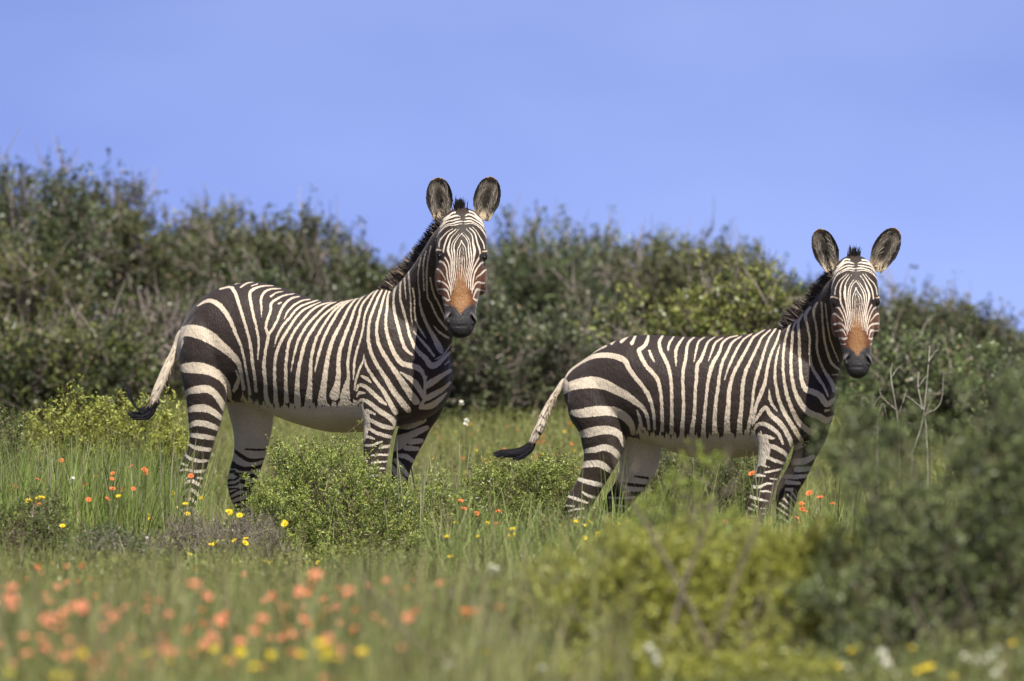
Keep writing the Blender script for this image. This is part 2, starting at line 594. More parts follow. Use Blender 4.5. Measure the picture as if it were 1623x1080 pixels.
def coat_material():
    m, t, b = new_mat('zebra_coat')
    def attr(n):
        a = t.nodes.new('ShaderNodeAttribute'); a.attribute_name = n; return a
    co = attr('coat'); pale = attr('pale'); dark = attr('dark')
    tcn = t.nodes.new('ShaderNodeTexCoord')
    mp = t.nodes.new('ShaderNodeMapping'); mp.inputs['Scale'].default_value = (1.0, 1.0, 0.35)
    t.links.new(tcn.outputs['Object'], mp.inputs[0])
    n1 = t.nodes.new('ShaderNodeTexNoise'); n1.inputs['Scale'].default_value = 165; n1.inputs['Detail'].default_value = 4
    t.links.new(mp.outputs[0], n1.inputs[0])
    n2 = t.nodes.new('ShaderNodeTexNoise'); n2.inputs['Scale'].default_value = 7; n2.inputs['Detail'].default_value = 5
    t.links.new(tcn.outputs['Object'], n2.inputs[0])
    ma = t.nodes.new('ShaderNodeMath'); ma.operation = 'SUBTRACT'; ma.inputs[1].default_value = 0.5
    t.links.new(n1.outputs[0], ma.inputs[0])
    mb = t.nodes.new('ShaderNodeMath'); mb.operation = 'MULTIPLY_ADD'; mb.inputs[1].default_value = 3.2
    t.links.new(ma.outputs[0], mb.inputs[0]); t.links.new(co.outputs['Fac'], mb.inputs[2])
    mr = t.nodes.new('ShaderNodeMapRange'); mr.interpolation_type = 'SMOOTHSTEP'
    mr.inputs['From Min'].default_value = -0.6; mr.inputs['From Max'].default_value = 0.6
    t.links.new(mb.outputs[0], mr.inputs[0])
    mx = t.nodes.new('ShaderNodeMix'); mx.data_type = 'RGBA'
    t.links.new(mr.outputs[0], mx.inputs[0]); t.links.new(dark.outputs['Color'], mx.inputs[6]); t.links.new(pale.outputs['Color'], mx.inputs[7])
    # hair mottling
    mc = t.nodes.new('ShaderNodeMapRange'); mc.inputs['To Min'].default_value = 0.72; mc.inputs['To Max'].default_value = 1.25
    t.links.new(n1.outputs[0], mc.inputs[0])
    md = t.nodes.new('ShaderNodeMapRange'); md.inputs['To Min'].default_value = 0.7; md.inputs['To Max'].default_value = 1.28
    t.links.new(n2.outputs[0], md.inputs[0])
    mm = t.nodes.new('ShaderNodeMath'); mm.operation = 'MULTIPLY'
    t.links.new(mc.outputs[0], mm.inputs[0]); t.links.new(md.outputs[0], mm.inputs[1])
    m2 = t.nodes.new('ShaderNodeMix'); m2.data_type = 'RGBA'; m2.blend_type = 'MULTIPLY'; m2.inputs[0].default_value = 1
    t.links.new(mx.outputs[2], m2.inputs[6]); t.links.new(mm.outputs[0], m2.inputs[7])
    t.links.new(m2.outputs[2], b.inputs['Base Color'])
    b.inputs['Roughness'].default_value = 0.56
    b.inputs['Specular IOR Level'].default_value = 0.35
    b.inputs['Sheen Weight'].default_value = 0.12
    b.inputs['Sheen Roughness'].default_value = 0.4
    n3 = t.nodes.new('ShaderNodeTexNoise'); n3.inputs['Scale'].default_value = 16; n3.inputs['Detail'].default_value = 2
    t.links.new(tcn.outputs['Object'], n3.inputs[0])
    bp0 = t.nodes.new('ShaderNodeBump'); bp0.inputs['Strength'].default_value = 0.5; bp0.inputs['Distance'].default_value = 0.014
    t.links.new(n3.outputs[0], bp0.inputs['Height'])
    bp = t.nodes.new('ShaderNodeBump'); bp.inputs['Strength'].default_value = 0.7; bp.inputs['Distance'].default_value = 0.006
    t.links.new(n1.outputs[0], bp.inputs['Height']); t.links.new(bp0.outputs[0], bp.inputs['Normal'])
    t.links.new(bp.outputs[0], b.inputs['Normal'])
    return m


M_COAT = coat_material()
M_HAIR = leaf_mat('coarse_hair', 0.5, 0.08, 0.4)
M_EYE, _t, _b = new_mat('eye_gloss')
_no = _t.nodes.new('ShaderNodeTexNoise'); _no.inputs['Scale'].default_value = 40
_rp = _t.nodes.new('ShaderNodeValToRGB')
_rp.color_ramp.elements[0].color = (0.006, 0.004, 0.003, 1); _rp.color_ramp.elements[1].color = (0.02, 0.012, 0.008, 1)
_t.links.new(_no.outputs[0], _rp.inputs[0]); _t.links.new(_rp.outputs[0], _b.inputs['Base Color'])
_b.inputs['Roughness'].default_value = 0.08


def hair_blades(name, base, direc, length, width, cols, parent, bend=None, segs=4, tipcol=None):
    """tapered flat hairs, two crossed ribbons would be heavy: one ribbon with random facing"""
    n = len(base)
    side = unit(np.cross(direc, unit(rng.normal(size=(n, 3)) + np.array([0, 2.0, 0]))))
    t = np.linspace(0, 1, segs + 1)
    V = np.empty((n, segs + 1, 2, 3)); C = np.empty((n, segs + 1, 2, 3))
    for k, tt in enumerate(t):
        p = base + direc * (length * tt)[:, None]
        if bend is not None: p = p + bend * (tt ** 2)
        wv = width * (1 - tt) ** 0.7 * 0.5 + 0.0004
        V[:, k, 0] = p - side * wv[:, None]; V[:, k, 1] = p + side * wv[:, None]
        cc = cols if tipcol is None else cols + (tipcol - cols) * smooth01((tt - 0.45) / 0.4)
        C[:, k, 0] = cc; C[:, k, 1] = cc
    idx = np.arange(n * (segs + 1) * 2).reshape(n, segs + 1, 2)
    f = np.stack([idx[:, :-1, 0], idx[:, :-1, 1], idx[:, 1:, 1], idx[:, 1:, 0]], -1).reshape(-1, 4)
    return mesh_obj(name, V.reshape(-1, 3), f, M_HAIR, parent, C.reshape(-1, 3))


# ---- face pattern, read once from the left half of the face (detail origin 640,320, factor 6), mirrored
FACE_HALF = [
    (555, 470, 2, 553, 540, 3, 553, 650, 4, 553, 720, 4, 553, 800, 3),
    (557, 425, 3, 541, 470, 4, 534, 560, 5, 537, 700, 5, 541, 800, 3),
    (565, 375, 7, 545, 412, 6, 520, 460, 6, 512, 560, 6, 521, 700, 5, 528, 810, 3),
    (570, 305, 4, 530, 345, 6, 500, 400, 7, 490, 480, 8, 492, 580, 7, 506, 720, 6, 518, 800, 4),
    (545, 300, 3, 495, 365, 6, 475, 420, 7, 468, 500, 8, 476, 600, 8, 492, 730, 7, 506, 820, 5),
    (525, 262, 4, 470, 330, 6, 450, 395, 11, 437, 460, 17, 450, 535, 10, 461, 620, 8, 476, 740, 7, 488, 830, 5),
    (500, 255, 4, 440, 320, 8, 410, 390, 10, 395, 450, 11, 390, 510, 13, 418, 570, 10, 443, 640, 8, 460, 740, 8, 468, 840, 7),
    (470, 255, 4, 400, 320, 7, 360, 380, 8, 348, 440, 9),
    (352, 572, 16, 385, 592, 11, 418, 655, 9, 438, 740, 8, 452, 830, 8, 455, 880, 6),
    (556, 214, 4, 525, 216, 6, 450, 225, 6, 380, 268, 6, 340, 320, 5, 318, 380, 5),
    (560, 188, 7, 535, 192, 9, 480, 200, 8, 410, 230, 6, 360, 280, 5, 330, 330, 4),
    (548, 160, 4, 520, 168, 8, 500, 170, 8, 440, 185, 8, 390, 220, 8, 352, 265, 5, 325, 300, 4),
    (545, 140, 4, 512, 134, 10, 450, 148, 12, 400, 186, 10, 362, 232, 8, 340, 250, 6),
    (500, 103, 12, 460, 113, 10, 430, 140, 12, 380, 185, 9),
    (300, 462, 9, 330, 462, 11, 365, 474, 9),
    (328, 645, 10, 350, 655, 13, 380, 690, 11, 408, 722, 7, 415, 745, 4),
    (330, 762, 12, 360, 764, 14, 395, 768, 13, 425, 795, 9, 440, 835, 7),
    (335, 838, 10, 375, 838, 13, 405, 838, 17, 425, 862, 10, 440, 905, 7),
    (350, 915, 12, 385, 920, 15, 420, 935, 15, 445, 920, 8),
    (360, 965, 8, 400, 985, 8, 430, 985, 6),
]


def face_lines(mapx, mapy, ks):
    ax = lambda y: 566 - 0.018 * (y - 150) if y < 800 else 554.3
    r = []
    for l in FACE_HALF:
        a = np.array(l, float).reshape(-1, 3)
        for sgn in (1, -1):
            q = a.copy()
            axx = np.array([ax(y) for y in a[:, 1]])
            u = (a[:, 0] - axx) * sgn
            q[:, 0] = [mapx(uu, y) for uu, y in zip(u, a[:, 1])]
            q[:, 1] = [mapy(y) for y in a[:, 1]]
            q[:, 2] = a[:, 2] / ks * np.where(a[:, 2] < 7.5, 0.54, 0.70)
            r.append(q)
    return r


def finish_zebra(A, root, white_body, dark_body, white_near, white_farh, dark_farh, white_farf, face, headinfo, ears, ribs=True):
    co, lab, res = A.co, A.lab, A.res
    uv = A.uv(co)
    n = len(co)
    f = np.full(n, -8.0)
    head = lab == 'head'; ea = lab == 'ear_a'; eb = lab == 'ear_b'
    fh = lab == 'far_hind'; ff = lab == 'far_fore'
    body = ~(head | ea | eb | fh | ff)
    f[body] = stripe_field(uv[body], [l * np.array([1, 1, 0.88]) for l in white_body + white_near[:-2] + white_near[-1:]])
    ub = uv[body].copy()                      # the pale belly meets the stripes along a ragged edge
    ub[:, 1] += 4.0 * np.sin(ub[:, 0] * 0.56) + 2.6 * np.sin(ub[:, 0] * 1.31 + 1) + 1.6 * np.sin(ub[:, 0] * 2.9)
    f[body] = np.maximum(f[body], stripe_field(ub, white_near[-2:-1]))
    if dark_body:
        g = stripe_field(uv[body], dark_body); f[body] = np.minimum(f[body], -g)
    f[fh] = np.minimum(stripe_field(uv[fh], white_farh), -stripe_field(uv[fh], dark_farh))
    f[ff] = stripe_field(uv[ff], [l * np.array([1, 1, 1.3]) for l in white_farf])
    uh = uv[head].copy()                        # no face is quite the same on both sides
    ph = A.cx * 0.01
    uh[:, 0] += 0.8 * np.sin(uh[:, 1] * 0.105 + ph) + 0.55 * np.sin(uh[:, 0] * 0.19 + uh[:, 1] * 0.16 + 2 * ph)
    uh[:, 1] += 1.0 * np.sin(uh[:, 0] * 0.13 + ph) + 0.6 * np.sin(uh[:, 0] * 0.31 - uh[:, 1] * 0.1)
    f[head] = stripe_field(uh, face) * 3.6
    pale = np.tile(np.array([0.60, 0.505, 0.385]), (n, 1))
    dark = np.tile(np.array([0.031, 0.0208, 0.0168]), (n, 1))
    # lower coat whiter, dorsal cream warmer
    low = smooth01((uv[:, 1] - (A.foot - 330)) / 220.0)[:, None]
    pale = pale * (1 - low) + np.array([0.645, 0.575, 0.47]) * low
    dark = dark + low * np.array([0.004, 0.002, 0.0])
    # shade under the belly, with some dirt, painted into the pale coat
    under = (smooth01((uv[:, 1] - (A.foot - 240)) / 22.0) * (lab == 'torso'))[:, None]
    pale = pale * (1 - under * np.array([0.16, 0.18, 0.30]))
    # ---- head colours
    h = headinfo
    ax_x = h['ax0'] + (uv[:, 1] - h['y0']) * h['slope']
    u = (uv[:, 0] - ax_x)
    vv = (uv[:, 1] - h['y0']) / (h['y1'] - h['y0'])          # 0 forelock, 1 lower lip
    front = head & (co[:, 1] < h['front'])
    hm = head
    pale[hm] = np.array([0.64, 0.565, 0.465])
    rust = smooth01((vv - 0.28) / 0.3) * smooth01((1.0 - vv) / 0.15)
    dk = np.array([0.028, 0.017, 0.012]); ru = np.array([0.16, 0.055, 0.021])
    k = rust[hm][:, None] * 0.75
    dark[hm] = dk * (1 - k) + ru * k
    # tan saddle above the nose
    wdt = h['tanw'] * (0.45 + 0.70 * smooth01((vv - 0.46) / 0.28))
    tanm = smooth01((vv - 0.40) / 0.20) * smooth01((1.30 - np.abs(u) / wdt) / 0.75)
    tanm = np.clip(tanm, 0, 1) * hm
    tc_ = np.array([0.228, 0.106, 0.034]); tl_ = np.array([0.50, 0.33, 0.18])
    full = smooth01((vv - 0.44) / 0.18)[:, None]
    km = tanm[:, None]
    pale = pale * (1 - km) + (tl_ * (1 - full) + tc_ * full) * km
    dark = dark * (1 - km) + (np.array([0.20, 0.078, 0.022]) * (1 - full) + tc_ * full) * km
    # dark muzzle
    edge = 0.752 - 0.03 * np.clip(np.abs(u) / h['tanw'], 0, 1.2) + 0.035 * np.exp(-(u / 5.0) ** 2)
    mz_ = smooth01((vv - edge) / 0.045) * hm
    lip = smooth01((vv - 0.90) / 0.06)[:, None]
    mcol = np.array([0.024, 0.022, 0.024]) * (1 - lip) + np.array([0.014, 0.013, 0.014]) * lip
    pale = pale * (1 - mz_[:, None]) + mcol * mz_[:, None]
    dark = dark * (1 - mz_[:, None]) + mcol * mz_[:, None]
    # nostrils and eye patches
    for (nx, ny) in h['nostrils']:
        sg = np.sign(nx - (h['ax0'] + (ny - h['y0']) * h['slope']))
        du = (uv[:, 0] - nx) * sg; dv = uv[:, 1] - ny
        rot = 0.45
        a_ = du * math.cos(rot) - dv * math.sin(rot); b_ = du * math.sin(rot) + dv * math.cos(rot)
        g = np.exp(-((a_ / 2.6) ** 2 + (b_ / 5.5) ** 2)) * (head & (co[:, 1] < h['front']))
        co[:, 1] += g * 0.020
        rim = np.exp(-(((a_ - 4.2) / 2.0) ** 2 + (b_ / 6.0) ** 2)) * (head & (co[:, 1] < h['front']))
        co[:, 1] -= rim * 0.006
        for arr in (pale, dark):
            arr += rim[:, None] * np.array([0.16, 0.13, 0.13])
            arr *= (1 - g[:, None] * 0.85)
    mouth = np.exp(-((vv - 0.905) / 0.012) ** 2) * head * np.clip(1.5 - np.abs(u) / 9, 0, 1)
    co[:, 1] += mouth * 0.003 * (co[:, 1] < h['front'])
    for (ex, ey) in h['eyes']:
        g = np.hypot((uv[:, 0] - ex) / 7.5, (uv[:, 1] - ey) / 6.5)
        m = head & (g < 1.7)
        f[m] = np.minimum(f[m], (g[m] - 1.05) * 5)
        blk = smooth01(1.7 - g)[:, None] * head[:, None]
        dark = dark * (1 - blk) + np.array([0.010, 0.007, 0.006]) * blk
        brow = np.exp(-(((uv[:, 0] - ex) / 7.0) ** 2 + ((uv[:, 1] - ey + 8.5) / 2.4) ** 2)) * head
        pale = pale * (1 - brow[:, None] * 0.6) + np.array([0.55, 0.33, 0.16]) * brow[:, None] * 0.6
    # ---- ears
    for key, e in (('ear_a', ears[0]), ('ear_b', ears[1])):
        m = lab == key
        p = co[m] - e['B']
        t = p @ e['ax'] / e['L']; q = np.abs(p @ e['sd']) / e['w']
        sgn = p @ e['sd']
        rimw = np.where(np.sign(sgn) == e['outer'], 0.70, 0.78)
        inner = (rimw - q / np.sqrt(np.clip(1.0 - np.clip((t - 0.45) / 0.58, 0, 1) ** 2.3, 0.02, 1))) * 18
        f[m] = inner
        cin = np.array([0.125, 0.106, 0.084])[None] * np.ones((m.sum(), 1))
        c0 = smooth01((0.45 - np.hypot((q) / 0.9, (t - 0.5) / 0.8)) / 0.25)[:, None]
        cin = cin * (1 - c0 * 0.78)
        base_ = smooth01((0.30 - t) / 0.2)[:, None]
        cin = cin * (1 - base_) + np.array([0.46, 0.37, 0.25]) * base_
        topc = smooth01((t - 0.88) / 0.08)[:, None]
        cin = cin * (1 - topc) + np.array([0.30, 0.20, 0.11]) * topc
        pale[m] = cin
        dk_ = np.array([0.022, 0.018, 0.016]) * (1 - topc) + np.array([0.22, 0.14, 0.07]) * topc
        dark[m] = dk_
        f[m] += topc[:, 0] * 4
    # tail, hooves
    hoof = uv[:, 1] > A.foot - 22
    hoof &= ~(head | ea | eb)
    f[hoof] = -8; dark[hoof] = (0.035, 0.03, 0.027)
    res.vertices.foreach_set('co', co.astype(np.float32).ravel())
    a = res.attributes.new('coat', 'FLOAT', 'POINT'); a.data.foreach_set('value', f.astype(np.float32))
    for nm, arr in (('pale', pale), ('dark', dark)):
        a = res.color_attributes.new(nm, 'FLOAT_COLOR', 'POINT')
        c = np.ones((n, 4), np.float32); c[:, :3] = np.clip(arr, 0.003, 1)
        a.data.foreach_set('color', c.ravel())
    res.materials.clear(); res.materials.append(M_COAT)
    res.polygons.foreach_set('use_smooth', np.ones(len(res.polygons), bool))
    res.name = 'body'; res.update()
    o = bpy.data.objects.new('body', res); COL.objects.link(o); o.parent = root
    return o


def eye_part(A, root, px, py, y, r=0.017):
    c = A.P(px, py, y)
    n, m = 16, 10
    v = []; f = []
    for i in range(m + 1):
        ph = math.pi * i / m
        for j in range(n):
            th = 2 * math.pi * j / n
            v.append(c + r * np.array([math.sin(ph) * math.cos(th) * 0.95, math.sin(ph) * math.sin(th), math.cos(ph) * 0.9]))
    for i in range(m):
        for j in range(n):
            f.append((i * n + j, (i + 1) * n + j, (i + 1) * n + (j + 1) % n, i * n + (j + 1) % n))
    mesh_obj('eye', v, f, M_EYE, root, smooth=True)


def surface_y(A, px, py, part=None):
    """front-most depth of the built body at a side-view point"""
    uv = A.uv(A.co)
    m = (np.abs(uv[:, 0] - px) < 3) & (np.abs(uv[:, 1] - py) < 3)
    if part is not None: m &= A.lab == part
    return A.co[m, 1].min() if m.any() else 0.0


def mane_part(A, root, crest, n, ht, bands, y_jit=0.016, lean=(-0.80, 0.0, 0.60)):
    """crest: (px, py, y, height factor) down the neck"""
    C = catmull(crest, 6)
    u = rng.random(n) * (len(C) - 1.001)
    i = u.astype(int); t = u - i
    p = C[i] * (1 - t[:, None]) + C[i + 1] * t[:, None]
    base = np.stack([(p[:, 0] - A.cx) * A.s, p[:, 2] + rng.normal(size=n) * y_jit, (A.foot - p[:, 1]) * A.s], 1)
    direc = unit(np.array(lean) + rng.normal(size=(n, 3)) * np.array([0.19, 0.14, 0.19]))
    base = base - direc * 0.018
    ln = ht * p[:, 3] * rng.uniform(0.55, 1.2, n) + 0.018
    pos = u / (len(C) - 1)
    b = np.zeros(n)
    for q, hw in bands: b = np.maximum(b, smooth01((hw - np.abs(pos - q)) / (hw * 0.6)))
    b *= rng.random(n) < 0.8
    cols = np.array([0.085, 0.066, 0.055]) * (1 - b[:, None]) + np.array([0.36, 0.27, 0.18]) * b[:, None]
    tip = cols * 0.42 + np.array([0.014, 0.011, 0.010])
    hair_blades('mane', base, direc, ln, np.full(n, 0.006), cols, root, tipcol=tip)


def ear_hair(A, root, e, n=170):
    t = rng.uniform(0.05, 0.75, n); q = rng.choice([-1, 1], n) * rng.uniform(0.40, 0.70, n)
    base = e['B'] + e['ax'] * (e['L'] * t)[:, None] + e['sd'] * (e['w'] * q * np.minimum(1, .55 + t))[:, None] + e['fr'] * (0.004 + 0.02 * q ** 2)[:, None]
    d = unit(e['ax'] * 0.8 + e['sd'] * (-q * 0.25)[:, None] + e['fr'] * 0.25 + rng.normal(size=(n, 3)) * 0.18)
    c = np.array([[0.40, 0.35, 0.28]]) * rng.uniform(0.4, 1.4, n)[:, None]
    hair_blades('ear_hair', base, d, rng.uniform(.02, .045, n), np.full(n, .0022), c, root)


def tail_fuzz(A, root, path, n, c0, c1):
    C = catmull(path, 6)
    u = rng.random(n) * (len(C) - 1.001); i = u.astype(int); t = (u - i)[:, None]
    p = C[i] * (1 - t) + C[i + 1] * t
    tan = unit(C[i + 1] - C[i])
    off = rng.normal(size=(n, 2))
    base = np.stack([(p[:, 0] - A.cx) * A.s + off[:, 0] * .009, p[:, 2] + off[:, 1] * .009, (A.foot - p[:, 1]) * A.s + off[:, 0] * .006], 1)
    d = np.stack([tan[:, 0], np.zeros(n), -tan[:, 1]], 1)
    d = unit(d + np.stack([off[:, 0] * .2, off[:, 1] * .2, off[:, 0] * .08], 1) + rng.normal(size=(n, 3)) * .1)
    v = (u / (len(C) - 1))[:, None]
    c = (np.array(c0) * (1 - v) + np.array(c1) * v) * rng.uniform(.5, 1.35, n)[:, None]
    hair_blades('tail_hair', base, d, rng.uniform(.015, .04, n), np.full(n, .0035), c, root)


def tuft_part(A, root, path, n, spread, width=0.006, name='tail_tuft', y=0.3, up_curl=None, wid=None):
    """long tail hairs following a curled path, fanning out"""
    segs = 9
    C = catmull(path, 8)
    V = np.empty((n, segs + 1, 2, 3))
    s0 = rng.uniform(0, 0.35, n); s1 = np.clip(s0 + rng.uniform(0.45, 0.8, n), 0, 1)
    offd = rng.normal(size=(n, 2))
    for k in range(segs + 1):
        tt = k / segs
        u = (s0 + (s1 - s0) * tt) * (len(C) - 1.001)
        i = u.astype(int); t = (u - i)[:, None]
        p = C[i] * (1 - t) + C[np.minimum(i + 1, len(C) - 1)] * t
        sp = spread * (0.35 + 0.9 * tt)
        q = np.stack([(p[:, 0] + offd[:, 0] * sp * 0.6 - A.cx) * A.s, y + rng.normal(size=n) * 0.001 + offd[:, 1] * sp * A.s * 0.8,
                      (A.foot - p[:, 1] - offd[:, 0] * sp * 0.7) * A.s], 1)
        wv = width * (1 - tt) ** 0.6 * 0.5 + 0.0005
        V[:, k, 0] = q - np.array([0.3, 0, 0.9]) * wv; V[:, k, 1] = q + np.array([0.3, 0, 0.9]) * wv
    idx = np.arange(n * (segs + 1) * 2).reshape(n, segs + 1, 2)
    f = np.stack([idx[:, :-1, 0], idx[:, :-1, 1], idx[:, 1:, 1], idx[:, 1:, 0]], -1).reshape(-1, 4)
    c = np.repeat(np.array([[0.013, 0.012, 0.014]]) * rng.uniform(0.7, 1.8, n)[:, None], (segs + 1) * 2, 0)
    mesh_obj(name, V.reshape(-1, 3), f, M_HAIR, root, c)


def zebra_large():
    A = Animal(500, 888, 50.0)
    A.loft([(283, 552, .30, 14, .05), (292, 548, .292, 42, .12), (306, 546, .283, 63, .165), (325, 545, .27, 79, .20), (350, 544, .25, 92, .225), (400, 541, .20, 97, .24),
            (440, 556, .15, 103, .255), (490, 573, .09, 103, .265), (530, 580, .04, 104, .26), (575, 576, -.02, 107, .24),
            (612, 566, -.07, 111, .215), (650, 572, -.11, 98, .185), (684, 583, -.145, 74, .155), (703, 592, -.16, 46, .11), (711, 598, -.17, 14, .04)], 'torso', 'torso', n=40, ex=2.15)
    A.loft([(625, 575, -.08, 88, .15), (645, 535, -.11, 78, .135), (664, 500, -.15, 62, .11), (684, 458, -.235, 47, .09), (703, 420, -.35, 40, .085), (720, 387, -.45, 37, .085), (729, 364, -.50, 28, .07)], 'neck')
    A.loft([(733, 335, -0.485, 12, .03), (733, 341, -0.495, 24, .055), (733, 352, -0.505, 33, .078), (733, 375, -0.520, 38.5, .098), (732.5, 398, -0.540, 40.5, .11), (732, 412, -0.555, 39.5, .112),
            (731.5, 432, -0.575, 36, .105), (731, 452, -0.595, 32.5, .095), (730.5, 472, -0.620, 28.5, .083), (730.5, 488, -0.645, 25.5, .072), (730.5, 502, -0.665, 24, .066),
            (731, 514, -0.680, 22.5, .060), (731, 524, -0.688, 19, .050), (731, 531, -0.692, 14, .036), (731, 535, -0.692, 5, .015)], 'head', 'head', n=36, ex=2.25)
    A.blob(696.5, 401, -0.565, .016, .036, .020, 'head'); A.blob(768.5, 403, -0.565, .016, .036, .020, 'head')
    A.blob(700, 440, -0.555, .03, .07, .085, 'head'); A.blob(763, 440, -0.555, .03, .07, .085, 'head')
    A.blob(713, 505, -0.695, .025, .035, .033, 'head'); A.blob(749, 505, -0.695, .025, .035, .033, 'head')
    A.blob(731, 523, -0.690, .042, .045, .030, 'head')
    e1 = A.ear((700, 350), (695, 282), -.46, -.48, 21.5, 'ear_a'); e1['outer'] = -1
    e2 = A.ear((764, 350), (780, 281), -.46, -.48, 21.5, 'ear_b'); e2['outer'] = 1
    # shoulders, thighs
    A.blob(628, 588, -.20, .150, .075, .22, 'torso', rot=0.25)
    A.blob(655, 590, -.05, .13, .075, .22, 'torso', rot=0.2)
    A.blob(333, 560, .13, .15, .11, .21, 'torso')
    A.blob(372, 565, .36, .15, .10, .20, 'torso')
    A.blob(692, 585, -.17, .07, .13, .12, 'torso')
    hb = 1.0
    A.loft([(335, 540, .16, 50, .10), (331, 568, .14, 49, .11), (328, 592, .125, 44, .105), (327, 620, .115, 36, .095), (325, 645, .11, 30, .08), (323, 668, .105, 26, .066), (320, 690, .105, 21.5, .052), (316, 710, .11, 19.5, .045),
            (309, 730, .12, 20.5, .043), (303, 748, .125, 21, .042), (301, 768, .12, 18, .036), (302, 790, .115, 13, .029), (303, 815, .112, 11, .025), (304, 840, .11, 10.5, .024), (306, 856, .105, 12.5, .029), (311, 868, .10, 11, .026), (316, 878, .095, 13, .033), (318, 888, .09, 16, .040)], 'near_hind')
    A.loft([(390, 590, .33, 40, .10), (393, 625, .34, 40, .10), (396, 655, .35, 36, .085), (397, 680, .355, 31.5, .07), (395, 705, .36, 27.5, .056), (390, 728, .37, 25, .048), (383, 750, .375, 24, .044), (378, 768, .375, 22, .038), (378, 786, .37, 17, .032),
            (384, 806, .37, 14, .028), (392, 835, .37, 11.5, .026), (396, 852, .365, 12.5, .029), (401, 866, .36, 11, .026), (406, 878, .355, 13, .033), (409, 888, .35, 16, .040)], 'far_hind')
    A.loft([(622, 560, -.17, 44, .08), (612, 600, -.19, 42, .085), (606, 628, -.195, 37, .08), (603, 650, -.20, 31, .07), (602, 670, -.20, 26.5, .06), (599, 690, -.20, 23, .05), (597.5, 710, -.20, 21, .044), (596, 730, -.205, 19, .04),
            (594, 752, -.21, 18.5, .039), (593, 772, -.21, 16, .034), (592.5, 795, -.205, 12, .027), (593, 835, -.20, 10.5, .024), (594, 853, -.20, 12.5, .028), (597, 866, -.205, 11, .025), (600, 878, -.21, 13, .033), (602, 888, -.215, 15, .038)], 'near_fore')
    A.loft([(680, 600, -.02, 36, .08), (672, 640, .0, 31, .075), (660, 668, .01, 25, .06), (651, 690, .01, 23.5, .05), (643, 712, .01, 20, .042), (637, 735, .0, 16.5, .037), (634, 755, -.005, 14, .034), (632, 775, -.005, 12, .028),
            (630, 800, .0, 10.5, .025), (628, 838, .0, 10, .024), (627, 853, .0, 12, .028), (628, 866, -.005, 10.5, .025), (630, 878, -.01, 13, .033), (631, 888, -.015, 15, .038)], 'far_fore')
    A.loft([(295, 522, .29, 9, .03), (284, 530, .285, 8, .026), (278, 543, .28, 6.5, .02), (271, 562, .27, 7, .02), (262.5, 580, .26, 7.5, .021), (255, 598, .255, 8, .022), (247, 617, .25, 8, .021), (240, 633, .25, 6, .017), (237, 641, .25, 3, .008)], 'tail', n=16)
    A.build(0.0038)
    t5 = lambda *l: T(270, 430, 5, *l)
    tB = lambda *l: T(420, 440, 5, *l)
    tC = lambda *l: T(540, 440, 5, *l)
    tD = lambda *l: T(540, 600, 5, *l)
    tE = lambda *l: T(240, 600, 5, *l)
    wb = t5((205, 265, 5, 290, 222, 16, 370, 248, 22, 430, 310, 20, 480, 390, 18, 525, 500, 14, 560, 580, 11, 585, 680, 10, 605, 790, 10, 622, 900, 12, 628, 965, 14),
            (20, 560, 30, 50, 525, 36, 100, 465, 45, 200, 468, 58, 300, 508, 56, 390, 572, 42, 470, 637, 34, 530, 702, 26, 556, 775, 18, 570, 860, 14, 580, 925, 15),
            (385, 130, 7, 450, 114, 9, 488, 122, 13), (480, 120, 14, 515, 170, 15, 545, 260, 13, 575, 350, 13, 600, 430, 12, 625, 520, 12, 645, 620, 13, 655, 730, 13, 670, 830, 13, 680, 940, 15),
            (810, 103, 3, 720, 108, 7, 650, 135, 12, 628, 175, 14, 640, 250, 13, 660, 340, 12, 680, 420, 10, 700, 520, 10, 703, 590, 9, 695, 690, 3),
            (505, 90, 4, 550, 76, 4), (552, 116, 7, 600, 84, 8, 650, 72, 4), (638, 106, 4, 685, 90, 5),
            (870, 128, 3, 800, 130, 7, 745, 155, 10, 718, 210, 11, 722, 270, 9, 725, 355, 3), (890, 150, 3, 840, 160, 6, 795, 190, 8),
            (980, 168, 3, 900, 182, 8, 830, 220, 11, 800, 250, 12, 795, 310, 12, 770, 380, 12, 760, 440, 11, 780, 500, 14, 770, 560, 13, 755, 640, 13, 745, 750, 16, 755, 870, 16, 760, 980, 20, 775, 1040, 22),
            (1020, 190, 5, 960, 205, 9, 910, 250, 11, 875, 310, 10, 850, 380, 10, 820, 440, 10, 785, 490, 10), (855, 250, 6, 880, 238, 6))
